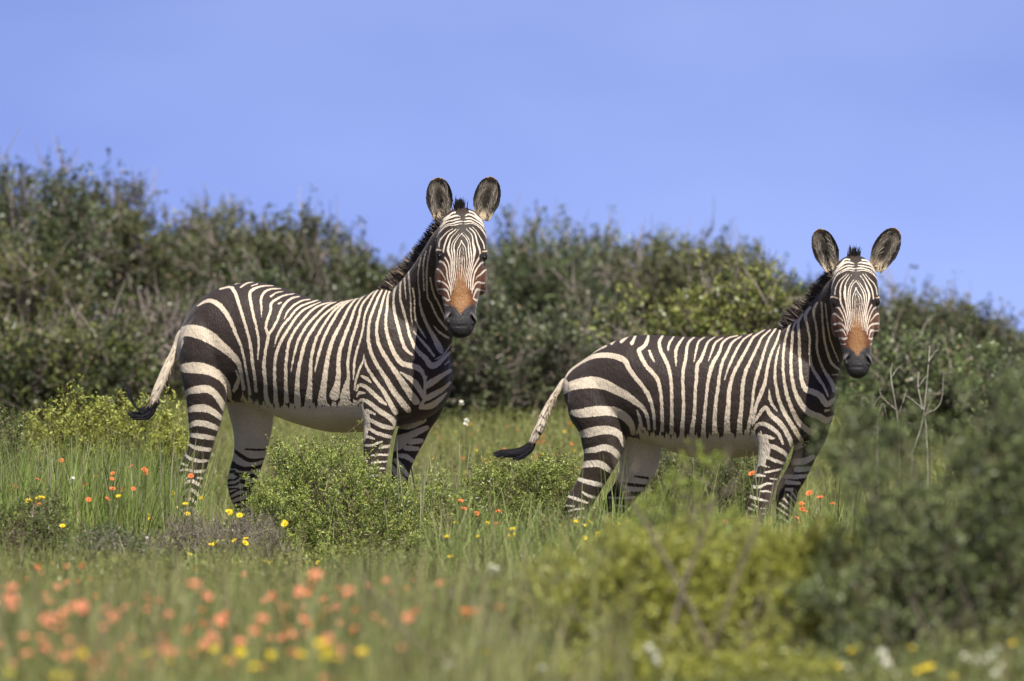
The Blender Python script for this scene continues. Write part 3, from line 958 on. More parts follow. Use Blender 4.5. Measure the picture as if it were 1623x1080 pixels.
    wb += tB((355, 163, 4, 290, 175, 7, 225, 215, 9, 180, 265, 8, 155, 320, 3), (420, 168, 4, 330, 200, 8, 260, 235, 9, 200, 310, 10, 140, 380, 10, 100, 460, 9, 78, 540, 3),
             (440, 185, 3, 370, 215, 7, 300, 255, 9, 240, 320, 10, 190, 400, 12, 140, 480, 13, 105, 560, 13, 85, 650, 13, 80, 760, 14, 85, 870, 16, 88, 980, 22),
             (530, 186, 3, 450, 205, 7, 380, 245, 10, 320, 310, 11, 260, 385, 11, 215, 460, 12, 190, 530, 12, 175, 630, 13, 170, 730, 14, 170, 850, 16, 175, 970, 22),
             (565, 183, 3, 490, 215, 8, 410, 290, 10, 345, 360, 11, 300, 430, 11, 265, 500, 11, 240, 590, 9, 225, 660, 7, 212, 740, 2),
             (625, 178, 3, 560, 215, 8, 490, 270, 10, 430, 330, 11, 380, 405, 13, 330, 490, 14, 300, 590, 15, 280, 680, 16, 265, 780, 18, 260, 880, 22, 262, 990, 32),
             (685, 158, 3, 620, 195, 8, 550, 255, 10, 500, 320, 10, 450, 400, 11, 410, 480, 12, 385, 570, 13, 370, 660, 14, 365, 760, 17, 360, 860, 22, 350, 980, 34),
             (730, 143, 3, 660, 185, 8, 600, 240, 10, 550, 320, 12, 505, 400, 12, 465, 490, 12, 435, 590, 11, 415, 670, 9, 402, 740, 4),
             (790, 118, 4, 720, 165, 9, 670, 230, 11, 630, 310, 12, 590, 390, 14, 550, 470, 16, 520, 560, 18, 500, 650, 19, 485, 750, 22, 470, 850, 27, 455, 970, 38),
             (850, 93, 4, 780, 140, 8, 720, 230, 10, 690, 320, 12, 655, 410, 14, 625, 490, 16, 600, 570, 17, 588, 660, 18, 590, 740, 20, 580, 830, 26, 555, 925, 44),
             (880, 88, 4, 820, 145, 8, 770, 215, 10, 748, 310, 11, 718, 410, 12, 688, 510, 12, 670, 610, 12, 662, 700, 12, 668, 780, 14, 650, 860, 28, 640, 940, 46),
             (910, 75, 4, 868, 130, 8, 800, 280, 9, 782, 400, 8, 752, 510, 9, 722, 620, 10, 710, 720, 9, 708, 800, 5))
    wb += tC((190, 600, 2, 185, 650, 8, 150, 730, 9, 125, 810, 9, 115, 880, 6), (195, 640, 6, 215, 705, 11, 240, 745, 13, 290, 820, 15, 350, 900, 18, 400, 990, 22, 440, 1060, 22),
             (345, 65, 4, 310, 130, 9, 270, 230, 11, 235, 330, 12, 225, 430, 13, 230, 520, 15, 260, 620, 16, 310, 710, 17, 370, 800, 20, 430, 900, 24, 500, 990, 28, 540, 1040, 26),
             (375, 70, 4, 345, 150, 9, 320, 250, 11, 295, 350, 12, 292, 440, 13, 310, 530, 15, 360, 620, 18, 420, 710, 20, 480, 800, 24, 540, 890, 30, 600, 970, 34),
             (408, 55, 6, 380, 130, 9, 372, 230, 11, 362, 330, 12, 370, 430, 14, 400, 520, 17, 440, 610, 20, 490, 670, 22, 560, 690, 24, 620, 710, 24, 660, 760, 16, 672, 830, 10, 672, 920, 10),
             (475, 740, 5, 530, 775, 16, 590, 820, 24, 630, 880, 24, 660, 935, 20),
             (455, 15, 7, 430, 100, 9, 422, 200, 10, 440, 310, 13, 465, 400, 14, 490, 490, 15, 520, 560, 15, 572, 605, 8),
             (480, 0, 8, 475, 150, 9, 500, 250, 11, 525, 340, 10, 545, 430, 12, 580, 520, 15, 620, 580, 18, 680, 635, 22, 715, 685, 28, 760, 682, 26, 810, 640, 18, 865, 585, 10),
             (510, 0, 7, 515, 90, 6, 522, 160, 4), (542, -60, 8, 545, 0, 8, 552, 100, 6, 560, 200, 6, 562, 300, 6, 572, 370, 2), (575, 80, 7, 590, 170, 6, 590, 270, 7, 610, 360, 9, 650, 430, 10, 677, 470, 4),
             (580, 420, 3, 630, 475, 10, 690, 545, 13, 745, 615, 8), (640, -160, 5, 622, -60, 6, 618, 30, 6, 630, 130, 7, 632, 200, 9, 655, 290, 13, 700, 390, 14, 740, 460, 20, 785, 545, 28, 800, 580, 18),
             (682, -210, 5, 660, -100, 7, 665, 100, 6), (722, -250, 5, 690, -100, 8, 690, 130, 8, 720, 200, 8, 760, 290, 9, 800, 350, 10, 845, 405, 8), (715, 0, 7, 740, 120, 8, 780, 200, 8, 825, 300, 6),
             (740, 375, 3, 790, 430, 10, 855, 470, 10), (755, 640, 5, 820, 600, 6, 875, 520, 5),
             (685, 845, 28, 740, 812, 30, 800, 772, 22, 868, 728, 15), (685, 945, 26, 760, 907, 24, 830, 862, 16, 868, 822, 11), (640, 1020, 20, 720, 1005, 28, 790, 955, 20, 840, 905, 8),
             (830, 680, 5, 862, 653, 5), (680, 780, 12, 668, 870, 10, 670, 950, 14, 640, 1000, 16))
    wn = tC((172, 770, 9, 215, 795, 15, 245, 822, 4), (130, 885, 8, 150, 845, 14, 200, 855, 16, 270, 915, 18, 330, 970, 18, 365, 995, 8), (135, 930, 8, 155, 905, 14, 197, 905, 7))
    wn += tD((140, 185, 8, 170, 160, 14, 230, 180, 18, 290, 230, 20, 350, 270, 22, 410, 310, 24, 437, 362, 16), (165, 270, 8, 200, 245, 16, 240, 255, 14, 278, 272, 7),
             (190, 325, 12, 240, 320, 15, 300, 350, 18, 370, 375, 20, 430, 382, 12), (185, 390, 14, 230, 385, 14, 280, 415, 15, 350, 440, 16, 412, 455, 14), (180, 443, 14, 220, 450, 14, 272, 467, 6),
             (185, 515, 8, 240, 520, 10, 300, 500, 10, 335, 488, 7), (310, 540, 5, 350, 530, 12, 395, 525, 14), (250, 597, 5, 320, 592, 9, 385, 595, 9), (250, 657, 8, 310, 650, 8, 370, 645, 6),
             (180, 620, 8, 215, 640, 7), (190, 710, 7, 260, 700, 8, 350, 700, 8), (200, 770, 8, 280, 755, 8, 340, 765, 6), (190, 840, 8, 270, 820, 9, 340, 835, 7), (200, 900, 8, 270, 885, 9, 330, 895, 7),
             (205, 960, 8, 270, 945, 9, 320, 955, 7), (205, 1025, 8, 270, 1010, 9, 320, 1020, 7), (205, 1090, 8, 270, 1075, 9, 320, 1085, 7), (205, 1160, 8, 270, 1145, 9, 320, 1155, 7))
    wn += t5((60, 760, 22, 130, 757, 45, 220, 757, 50, 310, 777, 45, 390, 822, 36, 440, 880, 28, 460, 950, 22, 465, 1000, 16), (520, 780, 5, 540, 840, 14, 520, 900, 20, 500, 940, 14))
    wn += tE((255, 135, 16, 290, 95, 25, 360, 80, 34, 440, 75, 34, 500, 110, 30, 550, 180, 28, 585, 240, 25, 620, 250, 25, 640, 200, 20, 620, 160, 10),
             (270, 250, 16, 330, 230, 30, 400, 225, 35, 460, 240, 30, 520, 280, 24, 565, 325, 14), (290, 370, 20, 350, 345, 25, 420, 350, 28, 490, 375, 24, 540, 402, 16),
             (295, 440, 16, 360, 445, 22, 430, 455, 22, 510, 470, 16), (280, 502, 8, 330, 535, 16, 400, 550, 20, 485, 560, 16), (250, 585, 10, 300, 625, 14, 370, 645, 16, 455, 645, 10),
             (225, 662, 8, 278, 682, 7), (195, 727, 8, 270, 715, 10, 350, 730, 14, 435, 720, 10), (195, 790, 6, 258, 762, 5), (215, 835, 8, 260, 790, 8, 305, 758, 3),
             (365, 780, 10, 415, 787, 10), (220, 880, 6, 255, 830, 12, 300, 805, 14, 350, 820, 16, 405, 862, 12), (235, 930, 8, 270, 885, 14, 310, 875, 16, 350, 900, 16, 385, 942, 10),
             (245, 972, 10, 300, 945, 16, 340, 975, 14, 380, 1005, 8), (250, 1045, 8, 310, 1015, 12, 380, 1055, 10), (250, 1110, 8, 310, 1080, 12, 380, 1120, 9), (250, 1175, 8, 310, 1150, 12, 385, 1185, 9), (260, 1240, 8, 320, 1220, 12, 390, 1250, 9), (260, 1300, 8, 330, 1285, 12, 400, 1310, 9))
    wn += [np.array([(384, 630, 4), (410, 652, 14), (450, 668, 28), (500, 675, 35), (540, 676, 39), (553, 668, 35)], float),
           np.array([(280, 540, 11), (270, 562, 13), (262, 580, 13), (250, 610, 13), (240, 630, 11)], float)]
    whf = [np.array([(390, 600, 60), (396, 650, 55), (396, 690, 48), (392, 715, 40), (385, 745, 30)], float)]
    whf += tE((600, 715, 6, 650, 760, 6), (575, 778, 14, 640, 770, 8), (570, 822, 5, 630, 825, 10, 690, 795, 10), (580, 865, 5, 650, 852, 11, 700, 820, 6), (610, 892, 10, 680, 852, 14, 725, 840, 8),
              (620, 932, 10, 680, 902, 14, 750, 890, 12), (625, 972, 10, 700, 945, 16, 765, 935, 12), (650, 1002, 10, 760, 990, 10), (670, 1055, 10, 740, 1032, 14, 800, 1010, 14),
              (690, 1110, 10, 750, 1095, 12, 820, 1075, 12), (705, 1170, 10, 770, 1155, 12, 830, 1135, 12), (730, 1240, 10, 790, 1225, 12, 850, 1205, 12))
    dhf = tE((640, 565, 12, 700, 610, 16, 770, 645, 16, 880, 632, 8), (730, 555, 7, 820, 560, 9, 910, 558, 8), (610, 650, 14, 680, 705, 20, 760, 712, 18, 850, 692, 14, 895, 655, 12),
             (650, 752, 14, 720, 765, 20, 830, 768, 16), (700, 812, 18, 760, 832, 18, 830, 850, 16), (590, 690, 14, 640, 690, 22), (600, 735, 12, 640, 735, 16), (730, 870, 20, 830, 890, 20), (575, 800, 8, 640, 800, 8, 690, 770, 8), (580, 845, 8, 650, 838, 9, 700, 808, 8), (600, 875, 9, 670, 868, 6))
    wff = tD((560, 285, 50, 640, 245, 45, 730, 200, 40), (470, 372, 14, 560, 370, 16, 665, 320, 14), (430, 460, 14, 520, 450, 20, 640, 400, 18, 685, 380, 12), (405, 535, 30, 470, 512, 28, 540, 460, 12),
             (585, 440, 12, 612, 430, 8), (550, 490, 18, 590, 488, 18, 640, 485, 14), (515, 540, 16, 560, 545, 16, 612, 548, 12), (465, 600, 12, 520, 610, 16, 572, 645, 12),
             (435, 640, 14, 480, 690, 16, 525, 752, 12), (410, 690, 12, 450, 750, 16, 505, 792, 10), (405, 830, 10, 440, 852, 10), (410, 900, 10, 500, 910, 9), (400, 960, 9, 500, 970, 9), (400, 1030, 9, 500, 1040, 9), (395, 1100, 9, 490, 1110, 9), (395, 1170, 9, 490, 1180, 9))
    face = face_lines(lambda u, y: 640 + (555 + u + (0.018 * (555 - y) if y < 800 else 0)) / 6, lambda y: 320 + y / 6, 6)
    hi = dict(ax0=733, y0=335, y1=535, slope=-0.012, tanw=13.2, front=-.58, nostrils=[(714, 503), (749.5, 505)], eyes=[(699, 406), (767.5, 408)])
    root = empty('zebra', (A_world(A)), 'larger zebra on the left, behind the rounded green shrub, tail tuft flicked out', 'zebra', 'zebras looking at the camera')
    ear_hair(A, root, e1); ear_hair(A, root, e2)
    finish_zebra(A, root, wb, [], wn, whf, dhf, wff, face, hi, (e1, e2))
    for px, py in ((698, 406.5), (768, 408.5)):
        eye_part(A, root, px, py, surface_y(A, px, py, 'head') + 0.0145)
    mane_part(A, root, [(600, 457, -.065, .15), (610, 452, -.085, .4), (622, 447, -.105, .75), (634, 440, -.13, 1), (650, 426, -.16, 1.05), (667, 409, -.25, 1.05), (681, 391, -.33, 1), (693, 371, -.41, .9), (704, 352, -.47, .8)], 1250, 0.056,
              [(.20, .025), (.32, .03), (.44, .03), (.55, .028), (.66, .025), (.76, .02), (.86, .02)])
    n = 160
    bp = np.tile(A.P(729, 340, -.505), (n, 1)) + rng.normal(size=(n, 3)) * np.array([.011, .014, .006])
    hair_blades('forelock', bp, unit(np.array([-.02, -.15, 1]) + rng.normal(size=(n, 3)) * .13), rng.uniform(.045, .078, n), np.full(n, .006), np.tile([.016, .013, .013], (n, 1)), root)
    tail_fuzz(A, root, [(276, 548, .275), (268, 568, .265), (256, 596, .255), (247, 617, .25), (240, 634, .25)], 700, (.50, .42, .33), (.36, .28, .21))
    tuft_part(A, root, [(246, 618), (240, 632), (231, 646), (219, 650), (209, 640), (203, 624), (200, 607)], 240, 3.0, width=.008, y=.25)
    tuft_part(A, root, [(249, 622), (246, 638), (238, 652), (226, 659), (212, 659), (200, 657)], 280, 3.2, width=.008, y=.25)
    return A


def A_world(A):
    return ((A.cx - 811.5) * A.s, A.d - 50.0, 0.0)


def zebra_small():
    A = Animal(1120, 903, 298 * 50.0 / 313)
    A.loft([(898, 612, .28, 12, .04), (905, 616, .272, 32, .09), (918, 620, .262, 46, .125), (938, 621, .245, 60, .155), (962, 619, .22, 74, .18), (1000, 611, .185, 80, .20),
            (1040, 616, .14, 87, .212), (1090, 627, .09, 95, .222), (1140, 628, .035, 97, .222), (1190, 624, -.02, 97, .207), (1226, 616, -.06, 98, .19), (1264, 613, -.10, 82, .16), (1296, 622, -.13, 58, .13), (1313, 630, -.15, 34, .09), (1320, 634, -.155, 10, .03)], 'torso', 'torso', n=40, ex=2.15)
    A.loft([(1240, 620, -.07, 80, .13), (1262, 585, -.10, 70, .115), (1284, 553, -.14, 55, .095), (1304, 520, -.215, 44, .08), (1322, 488, -.31, 37, .076), (1337, 461, -.40, 33, .076), (1344, 442, -.45, 25, .06)], 'neck')
    A.loft([(1348, 410, -0.445, 12, .03), (1348, 416, -0.455, 24, .052), (1348, 428, -0.465, 33, .072), (1348.5, 450, -0.480, 37, .09), (1349, 472, -0.500, 38.5, .10), (1349, 485, -0.515, 37.5, .102),
            (1349, 502, -0.535, 33.5, .096), (1349.5, 520, -0.560, 29.5, .085), (1350.5, 540, -0.585, 25.5, .072), (1351, 556, -0.605, 22.5, .062), (1351.5, 568, -0.620, 21.5, .056),
            (1352, 580, -0.632, 19.5, .05), (1352, 589, -0.638, 16, .042), (1352, 595, -0.640, 11, .03), (1352, 598.5, -0.640, 4, .012)], 'head', 'head', n=36, ex=2.25)
    A.blob(1314.5, 475, -0.520, .015, .034, .019, 'head'); A.blob(1383.5, 474, -0.520, .015, .034, .019, 'head')
    A.blob(1320, 508, -0.515, .026, .062, .075, 'head'); A.blob(1379, 508, -0.515, .026, .062, .075, 'head')
    A.blob(1336, 569, -0.645, .022, .031, .030, 'head'); A.blob(1367, 570, -0.645, .022, .031, .030, 'head')
    A.blob(1352, 587, -0.635, .037, .04, .026, 'head')
    e1 = A.ear((1316, 430), (1292, 363), -.425, -.445, 20.5, 'ear_a'); e1['outer'] = -1
    e2 = A.ear((1381, 429), (1415, 362), -.425, -.445, 21, 'ear_b'); e2['outer'] = 1
    A.blob(1240, 640, -.17, .13, .062, .19, 'torso', rot=0.22)
    A.blob(1268, 640, -.03, .11, .062, .18, 'torso', rot=0.2)
    A.blob(952, 640, .12, .135, .09, .17, 'torso')
    A.blob(985, 640, .32, .12, .085, .16, 'torso')
    A.blob(1303, 625, -.15, .055, .11, .10, 'torso')
    A.loft([(950, 610, .15, 48, .09), (950, 640, .13, 51, .10), (955, 662, .118, 47, .098), (957, 682, .11, 40, .088), (956, 702, .105, 35, .076), (953, 722, .10, 29, .064), (946, 742, .10, 24, .052), (937, 762, .105, 21.5, .044),
            (926, 782, .112, 21, .041), (916, 800, .116, 21, .04), (916, 815, .112, 17, .035), (918, 832, .108, 12.5, .028), (920, 855, .105, 10.5, .024), (922, 872, .10, 12, .027), (926, 884, .095, 11, .025), (930, 893, .09, 13, .031), (932, 903, .085, 15.5, .038)], 'near_hind')
    A.loft([(1005, 660, .29, 38, .09), (1012, 700, .30, 38, .085), (1014, 730, .31, 33, .068), (1005, 757, .315, 25, .052), (991, 780, .32, 21.5, .044), (977, 798, .325, 20, .039), (968, 815, .325, 16, .034), (965, 835, .32, 12, .028), (966, 858, .315, 10.5, .024), (969, 873, .31, 12, .027), (973, 884, .305, 11, .025), (977, 893, .30, 13, .031), (979, 903, .295, 15, .037)], 'far_hind')
    A.loft([(1240, 620, -.15, 40, .07), (1233, 655, -.165, 38, .074), (1228, 680, -.17, 32, .068), (1226, 702, -.17, 28, .06), (1222, 722, -.17, 23.5, .052), (1217, 742, -.17, 20, .044), (1211, 762, -.175, 18.5, .039), (1206, 782, -.18, 18, .037),
            (1200, 800, -.18, 17.5, .036), (1197, 818, -.178, 14, .031), (1194, 842, -.175, 11, .025), (1192, 862, -.172, 10.5, .024), (1193, 876, -.175, 12, .027), (1196, 887, -.18, 10.5, .025), (1198, 894, -.185, 13, .031), (1200, 903, -.19, 15, .037)], 'near_fore')
    A.loft([(1292, 650, -.0, 30, .065), (1284, 690, .01, 26, .06), (1276, 715, .01, 20, .05), (1269, 735, .01, 18, .044), (1259, 755, .0, 18, .039), (1249, 772, .0, 17.5, .036), (1246, 790, .0, 17.5, .034), (1243, 810, .005, 14, .03), (1241, 838, .01, 10.5, .025),
            (1240, 860, .01, 10, .024), (1240, 875, .01, 12, .027), (1242, 887, .005, 10.5, .025), (1244, 894, 0, 13, .031), (1246, 903, -.005, 15, .037)], 'far_fore')
    A.loft([(908, 598, .27, 8, .026), (895, 604, .265, 6.5, .02), (884, 619, .26, 5.5, .017), (872, 638, .25, 6, .017), (864, 655, .245, 7, .018), (857, 673, .24, 7.5, .019), (849, 690, .24, 7.5, .018), (842, 702, .24, 5, .013)], 'tail', n=16)
    A.build(0.0038)
    tF = lambda *l: T(880, 510, 5, *l)
    tG = lambda *l: T(1030, 510, 5, *l)
    tK = lambda *l: T(1150, 460, 5, *l)
    tM = lambda *l: T(1130, 620, 5, *l)
    tN = lambda *l: T(870, 640, 5, *l)
    wb = tF((75, 450, 6, 115, 382, 11, 190, 322, 15, 270, 278, 18, 350, 257, 22, 440, 258, 24, 520, 280, 26, 560, 310, 24, 590, 370, 20, 640, 440, 18, 690, 500, 18, 735, 570, 18, 765, 650, 15, 780, 740, 12, 787, 840, 12),
            (240, 270, 6, 330, 217, 8, 405, 180, 9), (448, 162, 12, 492, 126, 5), (525, 148, 14, 585, 102, 5), (608, 162, 16, 640, 98, 9),
            (742, 96, 9, 727, 150, 17, 700, 190, 16, 665, 215, 19, 677, 262, 18, 720, 340, 18, 770, 395, 18, 810, 450, 17, 830, 530, 15, 840, 630, 14, 845, 740, 14, 847, 850, 16),
            (745, 220, 9, 760, 260, 12, 785, 307, 5), (855, 98, 9, 825, 155, 14, 840, 230, 16, 880, 310, 16, 905, 390, 15, 918, 490, 14, 920, 600, 13, 922, 720, 15, 920, 870, 18),
            (945, 104, 5, 905, 160, 10, 893, 217, 7), (1020, 112, 6, 970, 180, 12, 953, 240, 13, 956, 348, 4),
            (60, 545, 30, 120, 502, 40, 220, 477, 50, 310, 472, 52, 400, 492, 45, 480, 532, 38, 560, 572, 34, 630, 622, 26, 700, 682, 18, 730, 752, 14, 742, 840, 12),
            (648, 695, 7, 670, 760, 14, 682, 825, 16, 705, 842, 14))
    wn = tF((140, 712, 25, 200, 717, 38, 300, 702, 46, 400, 697, 42, 480, 707, 42, 560, 752, 36, 605, 812, 28, 618, 875, 20), (180, 890, 22, 260, 872, 40, 350, 852, 40, 440, 852, 36, 510, 887, 30, 545, 952, 24, 567, 1015, 16))
    wb += tG((365, 104, 4, 310, 150, 10, 290, 210, 12, 280, 290, 14, 262, 370, 14, 258, 470, 14, 262, 580, 14, 262, 700, 15, 255, 800, 17, 250, 910, 22), (435, 112, 4, 385, 150, 8, 365, 220, 9, 345, 307, 3),
             (515, 112, 4, 460, 150, 8, 430, 220, 11, 400, 290, 14, 370, 340, 17, 365, 440, 14, 355, 540, 13, 352, 640, 14, 345, 750, 16, 330, 850, 20, 338, 935, 26), (580, 115, 4, 520, 155, 9, 490, 220, 9, 460, 302, 3),
             (695, 100, 4, 620, 120, 7, 570, 165, 10, 545, 235, 13, 500, 310, 17, 480, 360, 18, 460, 440, 14, 445, 550, 13, 435, 650, 13, 425, 760, 16, 420, 850, 20, 420, 955, 26),
             (725, 104, 4, 650, 155, 10, 610, 230, 11, 570, 310, 13, 548, 400, 13, 535, 500, 14, 520, 600, 15, 510, 710, 17, 508, 820, 20, 515, 945, 32), (805, 87, 5, 740, 130, 8, 690, 200, 10, 640, 300, 11, 610, 370, 9, 585, 452, 3),
             (905, 55, 5, 820, 110, 9, 770, 190, 11, 720, 280, 13, 670, 370, 14, 640, 450, 16, 620, 550, 17, 615, 650, 20, 605, 780, 24, 610, 935, 32),
             (950, 55, 5, 880, 120, 9, 840, 200, 11, 790, 300, 13, 750, 390, 15, 730, 480, 16, 722, 580, 16, 715, 690, 18, 705, 800, 22, 705, 900, 28, 735, 985, 32),
             (1005, 33, 6, 940, 120, 9, 900, 220, 11, 870, 320, 13, 835, 430, 14, 815, 520, 12, 805, 620, 12, 795, 720, 14, 775, 820, 16, 765, 960, 12),
             (1038, 25, 6, 1000, 140, 9, 950, 250, 11, 920, 370, 13, 900, 480, 15, 870, 560, 18, 835, 650, 15, 815, 740, 11, 806, 800, 7))
    wb += tK((422, 425, 3, 400, 500, 8, 382, 620, 11, 385, 720, 12, 410, 850, 15, 450, 950, 18, 510, 1050, 20, 560, 1130, 20, 600, 1190, 20), (335, 775, 2, 340, 850, 13, 370, 910, 12, 397, 947, 4),
             (205, 1060, 7, 250, 985, 14, 305, 918, 17, 350, 980, 20, 410, 1030, 22, 460, 1095, 20, 500, 1170, 20, 525, 1240, 16),
             (505, 252, 6, 475, 340, 9, 455, 440, 11, 445, 560, 11, 450, 680, 12, 470, 800, 15, 510, 920, 18, 560, 1020, 22, 610, 1075, 24, 680, 1120, 24, 700, 1100, 16),
             (550, 228, 7, 525, 300, 9, 515, 440, 12, 507, 560, 13, 515, 690, 14, 545, 810, 18, 600, 910, 24, 660, 965, 28, 730, 990, 28, 790, 1022, 28, 870, 995, 24),
             (600, 185, 10, 565, 240, 11, 570, 330, 10, 575, 440, 13, 580, 580, 13, 590, 690, 16, 620, 770, 24, 690, 800, 26, 740, 830, 26, 785, 892, 26, 830, 872, 22, 875, 838, 12),
             (655, 132, 12, 620, 190, 14, 630, 260, 10, 655, 380, 9, 655, 480, 10, 670, 590, 13, 720, 680, 15, 765, 750, 12, 802, 832, 7),
             (705, 95, 10, 680, 165, 10, 710, 330, 9, 710, 450, 10, 740, 560, 10, 790, 660, 14, 840, 740, 20, 845, 790, 12), (740, 90, 8, 750, 220, 8, 765, 360, 10, 790, 470, 10, 830, 570, 12, 895, 622, 9),
             (770, 100, 5, 790, 260, 6, 820, 400, 6, 885, 555, 6), (840, 660, 6, 905, 660, 6), (868, 742, 7, 915, 702, 8), (780, 945, 13, 812, 940, 7))
    wn += tM((320, 295, 10, 345, 255, 16, 400, 250, 18, 460, 285, 18, 510, 330, 16, 547, 408, 9), (355, 357, 16, 400, 345, 18, 440, 355, 16, 472, 363, 7),
             (340, 455, 10, 400, 432, 14, 460, 425, 20, 520, 455, 20, 570, 490, 16, 578, 522, 9), (365, 487, 14, 430, 515, 14, 490, 540, 14, 555, 562, 11),
             (335, 590, 8, 365, 560, 18, 395, 575, 12, 437, 591, 3), (398, 632, 7, 460, 620, 10, 530, 607, 8), (320, 655, 14, 370, 655, 10, 407, 660, 5), (443, 680, 5, 500, 687, 8),
             (300, 745, 16, 360, 745, 12, 420, 718, 10, 468, 722, 5), (363, 780, 4, 420, 780, 9, 460, 792, 4), (275, 815, 14, 340, 840, 12, 440, 860, 6), (250, 903, 12, 322, 932, 5), (303, 884, 6, 342, 901, 5),
             (235, 970, 6, 325, 980, 6), (368, 915, 5, 440, 918, 5), (368, 955, 5, 430, 960, 5), (240, 1040, 7, 400, 1030, 7), (245, 1100, 7, 380, 1090, 7), (250, 1160, 7, 380, 1150, 7), (250, 1215, 7, 380, 1205, 7), (250, 1270, 7, 380, 1260, 7))
    wn += tN((255, 382, 14, 310, 362, 22, 370, 355, 26, 430, 337, 28, 490, 352, 30, 540, 392, 26, 570, 435, 16), (255, 480, 24, 330, 467, 30, 400, 467, 30, 460, 502, 26, 500, 540, 14),
             (215, 580, 16, 290, 607, 20, 370, 627, 22, 445, 648, 16), (263, 690, 7, 310, 720, 12, 385, 742, 12), (145, 722, 10, 220, 747, 14, 305, 777, 9), (100, 797, 8, 200, 804, 7), (140, 848, 8, 210, 830, 8, 275, 822, 8),
             (140, 888, 6, 182, 878, 6), (180, 910, 10, 240, 892, 10, 290, 897, 6), (190, 960, 8, 250, 945, 9, 310, 955, 7), (195, 1020, 8, 250, 1005, 9, 310, 1015, 7), (200, 1080, 8, 250, 1065, 9, 310, 1075, 7), (205, 1140, 8, 260, 1125, 9, 320, 1135, 7), (215, 1200, 8, 270, 1185, 9, 330, 1195, 7))
    wn += [np.array([(1012, 682, 4), (1030, 697, 12), (1060, 712, 24), (1110, 721, 31), (1160, 720, 33), (1192, 710, 27)], float),
           np.array([(893, 606, 9), (884, 619, 10), (871, 638, 11), (858, 672, 10), (846, 694, 10)], float)]
    db = [np.array(q, float) for q in ([(878, 627, 1.0), (884, 631, .6)], [(858, 657, 1.1), (862, 661, 1.3)], [(856, 672, 1.3), (864, 677, 1.4)], [(850, 682, 2.5), (858, 688, 2.5)])]
    whf = [np.array([(1010, 670, 50), (1016, 710, 46), (1010, 745, 34)], float)]
    whf += tN((590, 700, 9, 680, 680, 10, 760, 690, 8), (520, 800, 9, 610, 812, 10), (480, 740, 8, 600, 745, 9, 690, 735, 8), (440, 860, 9, 560, 870, 9), (440, 930, 9, 540, 940, 9), (440, 1000, 9, 540, 1010, 9), (450, 1080, 9, 540, 1085, 9), (460, 1150, 9, 560, 1160, 9))
    dhf = tN((580, 625, 14, 680, 640, 14, 790, 650, 12), (690, 570, 9, 790, 585, 10), (540, 670, 16, 600, 680, 10))
    wff = tM((560, 450, 30, 650, 420, 30, 720, 380, 30), (640, 552, 18, 720, 545, 20, 795, 512, 14), (660, 612, 16, 775, 605, 14), (560, 665, 12, 650, 670, 14, 745, 660, 10), (585, 712, 14, 680, 720, 10), (580, 770, 10, 625, 770, 10),
             (618, 782, 6, 675, 858, 5), (588, 808, 5, 650, 875, 6), (560, 842, 6, 650, 938, 5), (532, 878, 6, 630, 955, 6), (502, 912, 6, 620, 990, 5), (490, 960, 6, 600, 1030, 6), (490, 1020, 7, 600, 1080, 7), (490, 1090, 8, 600, 1110, 8), (490, 1160, 8, 600, 1180, 8), (490, 1230, 8, 600, 1250, 8))
    ys = [0, 120, 250, 500, 720, 860, 980, 1080]; yd = [40, 142, 262, 522, 700, 820, 925, 1020]
    face = face_lines(lambda u, y: 1260 + (543 + u * 0.94 + (0.01 * (y - 300))) / 6, lambda y: 390 + float(np.interp(y, ys, yd)) / 6, 6.2)
    hi = dict(ax0=1348.5, y0=411, y1=598, slope=0.019, tanw=12, front=-.53, nostrils=[(1336, 568), (1367.5, 569)], eyes=[(1317.5, 480), (1382, 479)])
    root = empty('zebra', A_world(A), 'smaller zebra on the right, front legs partly hidden by the dark blurred bush', 'zebra', 'zebras looking at the camera')
    ear_hair(A, root, e1); ear_hair(A, root, e2)
    finish_zebra(A, root, wb, db, wn, whf, dhf, wff, face, hi, (e1, e2))
    for px, py in ((1316, 480), (1383, 479)):
        eye_part(A, root, px, py, surface_y(A, px, py, 'head') + 0.0145, 0.016)
    mane_part(A, root, [(1232, 518, -.065, .12), (1242, 512, -.08, .4), (1253, 505, -.095, .75), (1264, 497, -.115, .95), (1278, 488, -.14, 1), (1292, 475, -.21, 1), (1302, 462, -.28, .95), (1311, 447, -.35, .8), (1318, 432, -.41, .6)], 1200, 0.060,
              [(.3, .022), (.44, .025), (.56, .025), (.68, .025), (.8, .02)], lean=(-.72, 0, .55))
    n = 150
    bp = np.tile(A.P(1347, 414, -.46), (n, 1)) + rng.normal(size=(n, 3)) * np.array([.012, .014, .006])
    hair_blades('forelock', bp, unit(np.array([.12, -.15, 1]) + rng.normal(size=(n, 3)) * .14), rng.uniform(.035, .068, n), np.full(n, .006), np.tile([.016, .013, .013], (n, 1)), root)
    tail_fuzz(A, root, [(888, 612, .262), (874, 634, .25), (864, 655, .245), (857, 673, .24), (848, 692, .24)], 700, (.44, .35, .24), (.17, .125, .09))
    tuft_part(A, root, [(849, 684), (842, 700), (828, 712), (812, 716), (797, 718), (784, 722)], 300, 2.8, width=.008, y=.24)
    tuft_part(A, root, [(852, 690), (846, 706), (834, 717), (822, 724), (808, 727)], 120, 2.4, y=.24)
    return A


ZA = zebra_large()
ZB = zebra_small()

# ------------------------------------------------------------------ background thicket
GREY = (0.14, 0.118, 0.105)
LO, HI = (0.025, 0.035, 0.018), (0.082, 0.105, 0.047)


